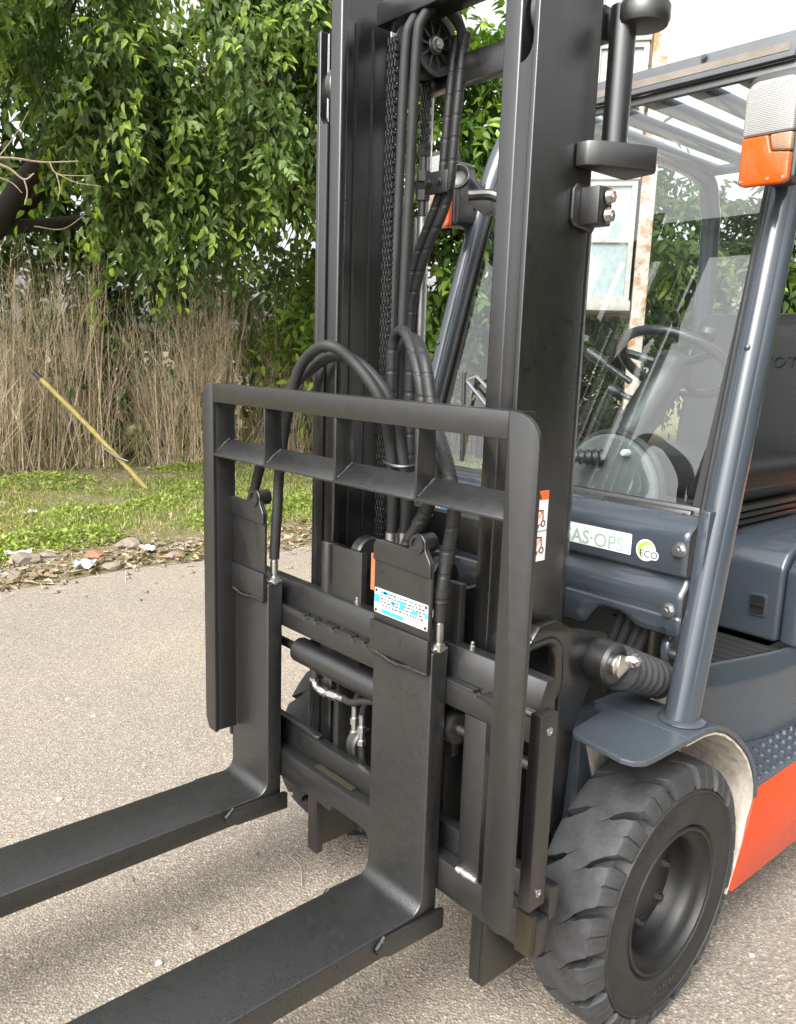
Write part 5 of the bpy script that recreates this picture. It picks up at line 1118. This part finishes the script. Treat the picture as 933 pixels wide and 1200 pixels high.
IT = [('plastic_scrap', 'crumple', 0.09, 'litter_white', (-3.844, 0.838), 'white plastic scrap at the right end of the rubble strip', 'scrap'),
      ('plastic_scrap', 'crumple', 0.10, 'litter_white', (-4.083, 0.078), 'white plastic scrap near the left edge of the picture', 'scrap'),
      ('plastic_scrap', 'crumple', 0.12, 'litter_blue', (-3.712, 0.362), 'pale blue crumpled scrap beside the brick piece', 'scrap'),
      ('plastic_scrap', 'crumple', 0.07, 'litter_white', (-4.861, 0.760), 'small white scrap lying in the weeds', 'scrap'),
      ('plastic_scrap', 'crumple', 0.07, 'litter_white', (-5.371, 0.553), 'white scrap in the grass near the left edge', 'scrap'),
      ('brick_piece', 'rock', 0.055, 'brick', (-3.882, 0.492), 'broken reddish brick piece in the rubble strip', 'brick'),
      ('concrete_lump', 'rock', 0.075, 'rubble', (-3.986, 0.755), 'flat concrete lump right of the brick piece', 'stone'),
      ('concrete_lump', 'rock', 0.085, 'rubble', (-3.996, 0.093), 'long low concrete lump near the left edge', 'stone'),
      ('concrete_lump', 'rock', 0.06, 'rubble', (-3.993, 0.249), 'concrete lump left of the brick piece', 'stone'),
      ('concrete_lump', 'rock', 0.05, 'rubble', (-3.625, 0.490), 'small concrete lump below the brick piece', 'stone'),
      ('concrete_lump', 'rock', 0.05, 'rubble', (-3.678, 0.918), 'small concrete lump nearest the left backrest bar', 'stone'),
      ('concrete_lump', 'rock', 0.055, 'rubble', (-5.852, 0.513), 'pale stone in the grass at the left edge', 'stone'),
      ('concrete_lump', 'rock', 0.05, 'rubble', (-3.720, -0.064), 'concrete lump at the left end of the rubble strip', 'stone')]
for i, (nm, kd, s_, mt, uv, lab, cat) in enumerate(IT):
    bm_ = crumple(s_*1.5, s_*0.9, s_*0.35, i) if kd == 'crumple' else rock(s_, i*3+1, 0.5)
    p = on(*uv); item(nm, bm_, mt, (p[0], p[1], p[2]+(0.006 if kd == 'crumple' else s_*0.12)), (0, 0, i*1.3), lab, cat)
# loose pebbles and a straw on the yard
PB = [(-1.124, -0.686, 0.008, 'pale_stone', 'white pebble on the asphalt left of the far fork'),
      (-0.730, -0.714, 0.006, 'rubble', 'pebble on the asphalt between the two forks near the left edge'),
      (-0.619, -0.673, 0.007, 'rubble', 'tiny grey pebble just below the far fork'),
      (-0.353, -0.638, 0.010, 'rubble', 'largest pebble lying between the two forks'),
      (-0.295, -0.751, 0.008, 'pale_stone', 'white pebble beside the near fork blade'),
      (0.076, -0.391, 0.007, 'rubble', 'pebble on the asphalt right of the near fork'),
      (-1.846, -0.404, 0.008, 'pale_stone', 'white pebble on the open asphalt nearest the left edge'),
      (-1.636, -0.384, 0.008, 'pale_stone', 'white pebble on the open asphalt above the far fork'),
      (-1.254, -0.352, 0.007, 'rubble', 'grey pebble just above the far fork'),
      (-0.517, -0.358, 0.006, 'rubble', 'small pebble below the heel of the far fork'),
      (0.561, 0.348, 0.006, 'pale_stone', 'white pebble on the asphalt behind the front tyre'),
      (0.270, -0.180, 0.006, 'rubble', 'pebble on the asphalt between mast foot and tyre')]
for i, (x, y, s_, mt, lab) in enumerate(PB):
    bm_ = rock(s_, i+40, 0.6); me = bpy.data.meshes.new('pebble'); bm_.to_mesh(me); bm_.free(); me.materials.append(M[mt]); o = bpy.data.objects.new('pebble', me); col.objects.link(o)
    o.location = (x, y, s_*0.3); tag(o, lab, 'pebble', 'pebbles on the asphalt')
p0, p1, p2 = on(-0.445, -0.298), on(-0.377, -0.305), on(-0.315, -0.342)
t = MB(); t.tube(smooth([(p0[0], p0[1], 0.006), (p1[0], p1[1], 0.012), (p2[0], p2[1], 0.006)]), 0.0018, 6); o = t.build('straw_stem', M['twig']); tag(o, 'single dry straw lying on the asphalt between the forks', 'straw')
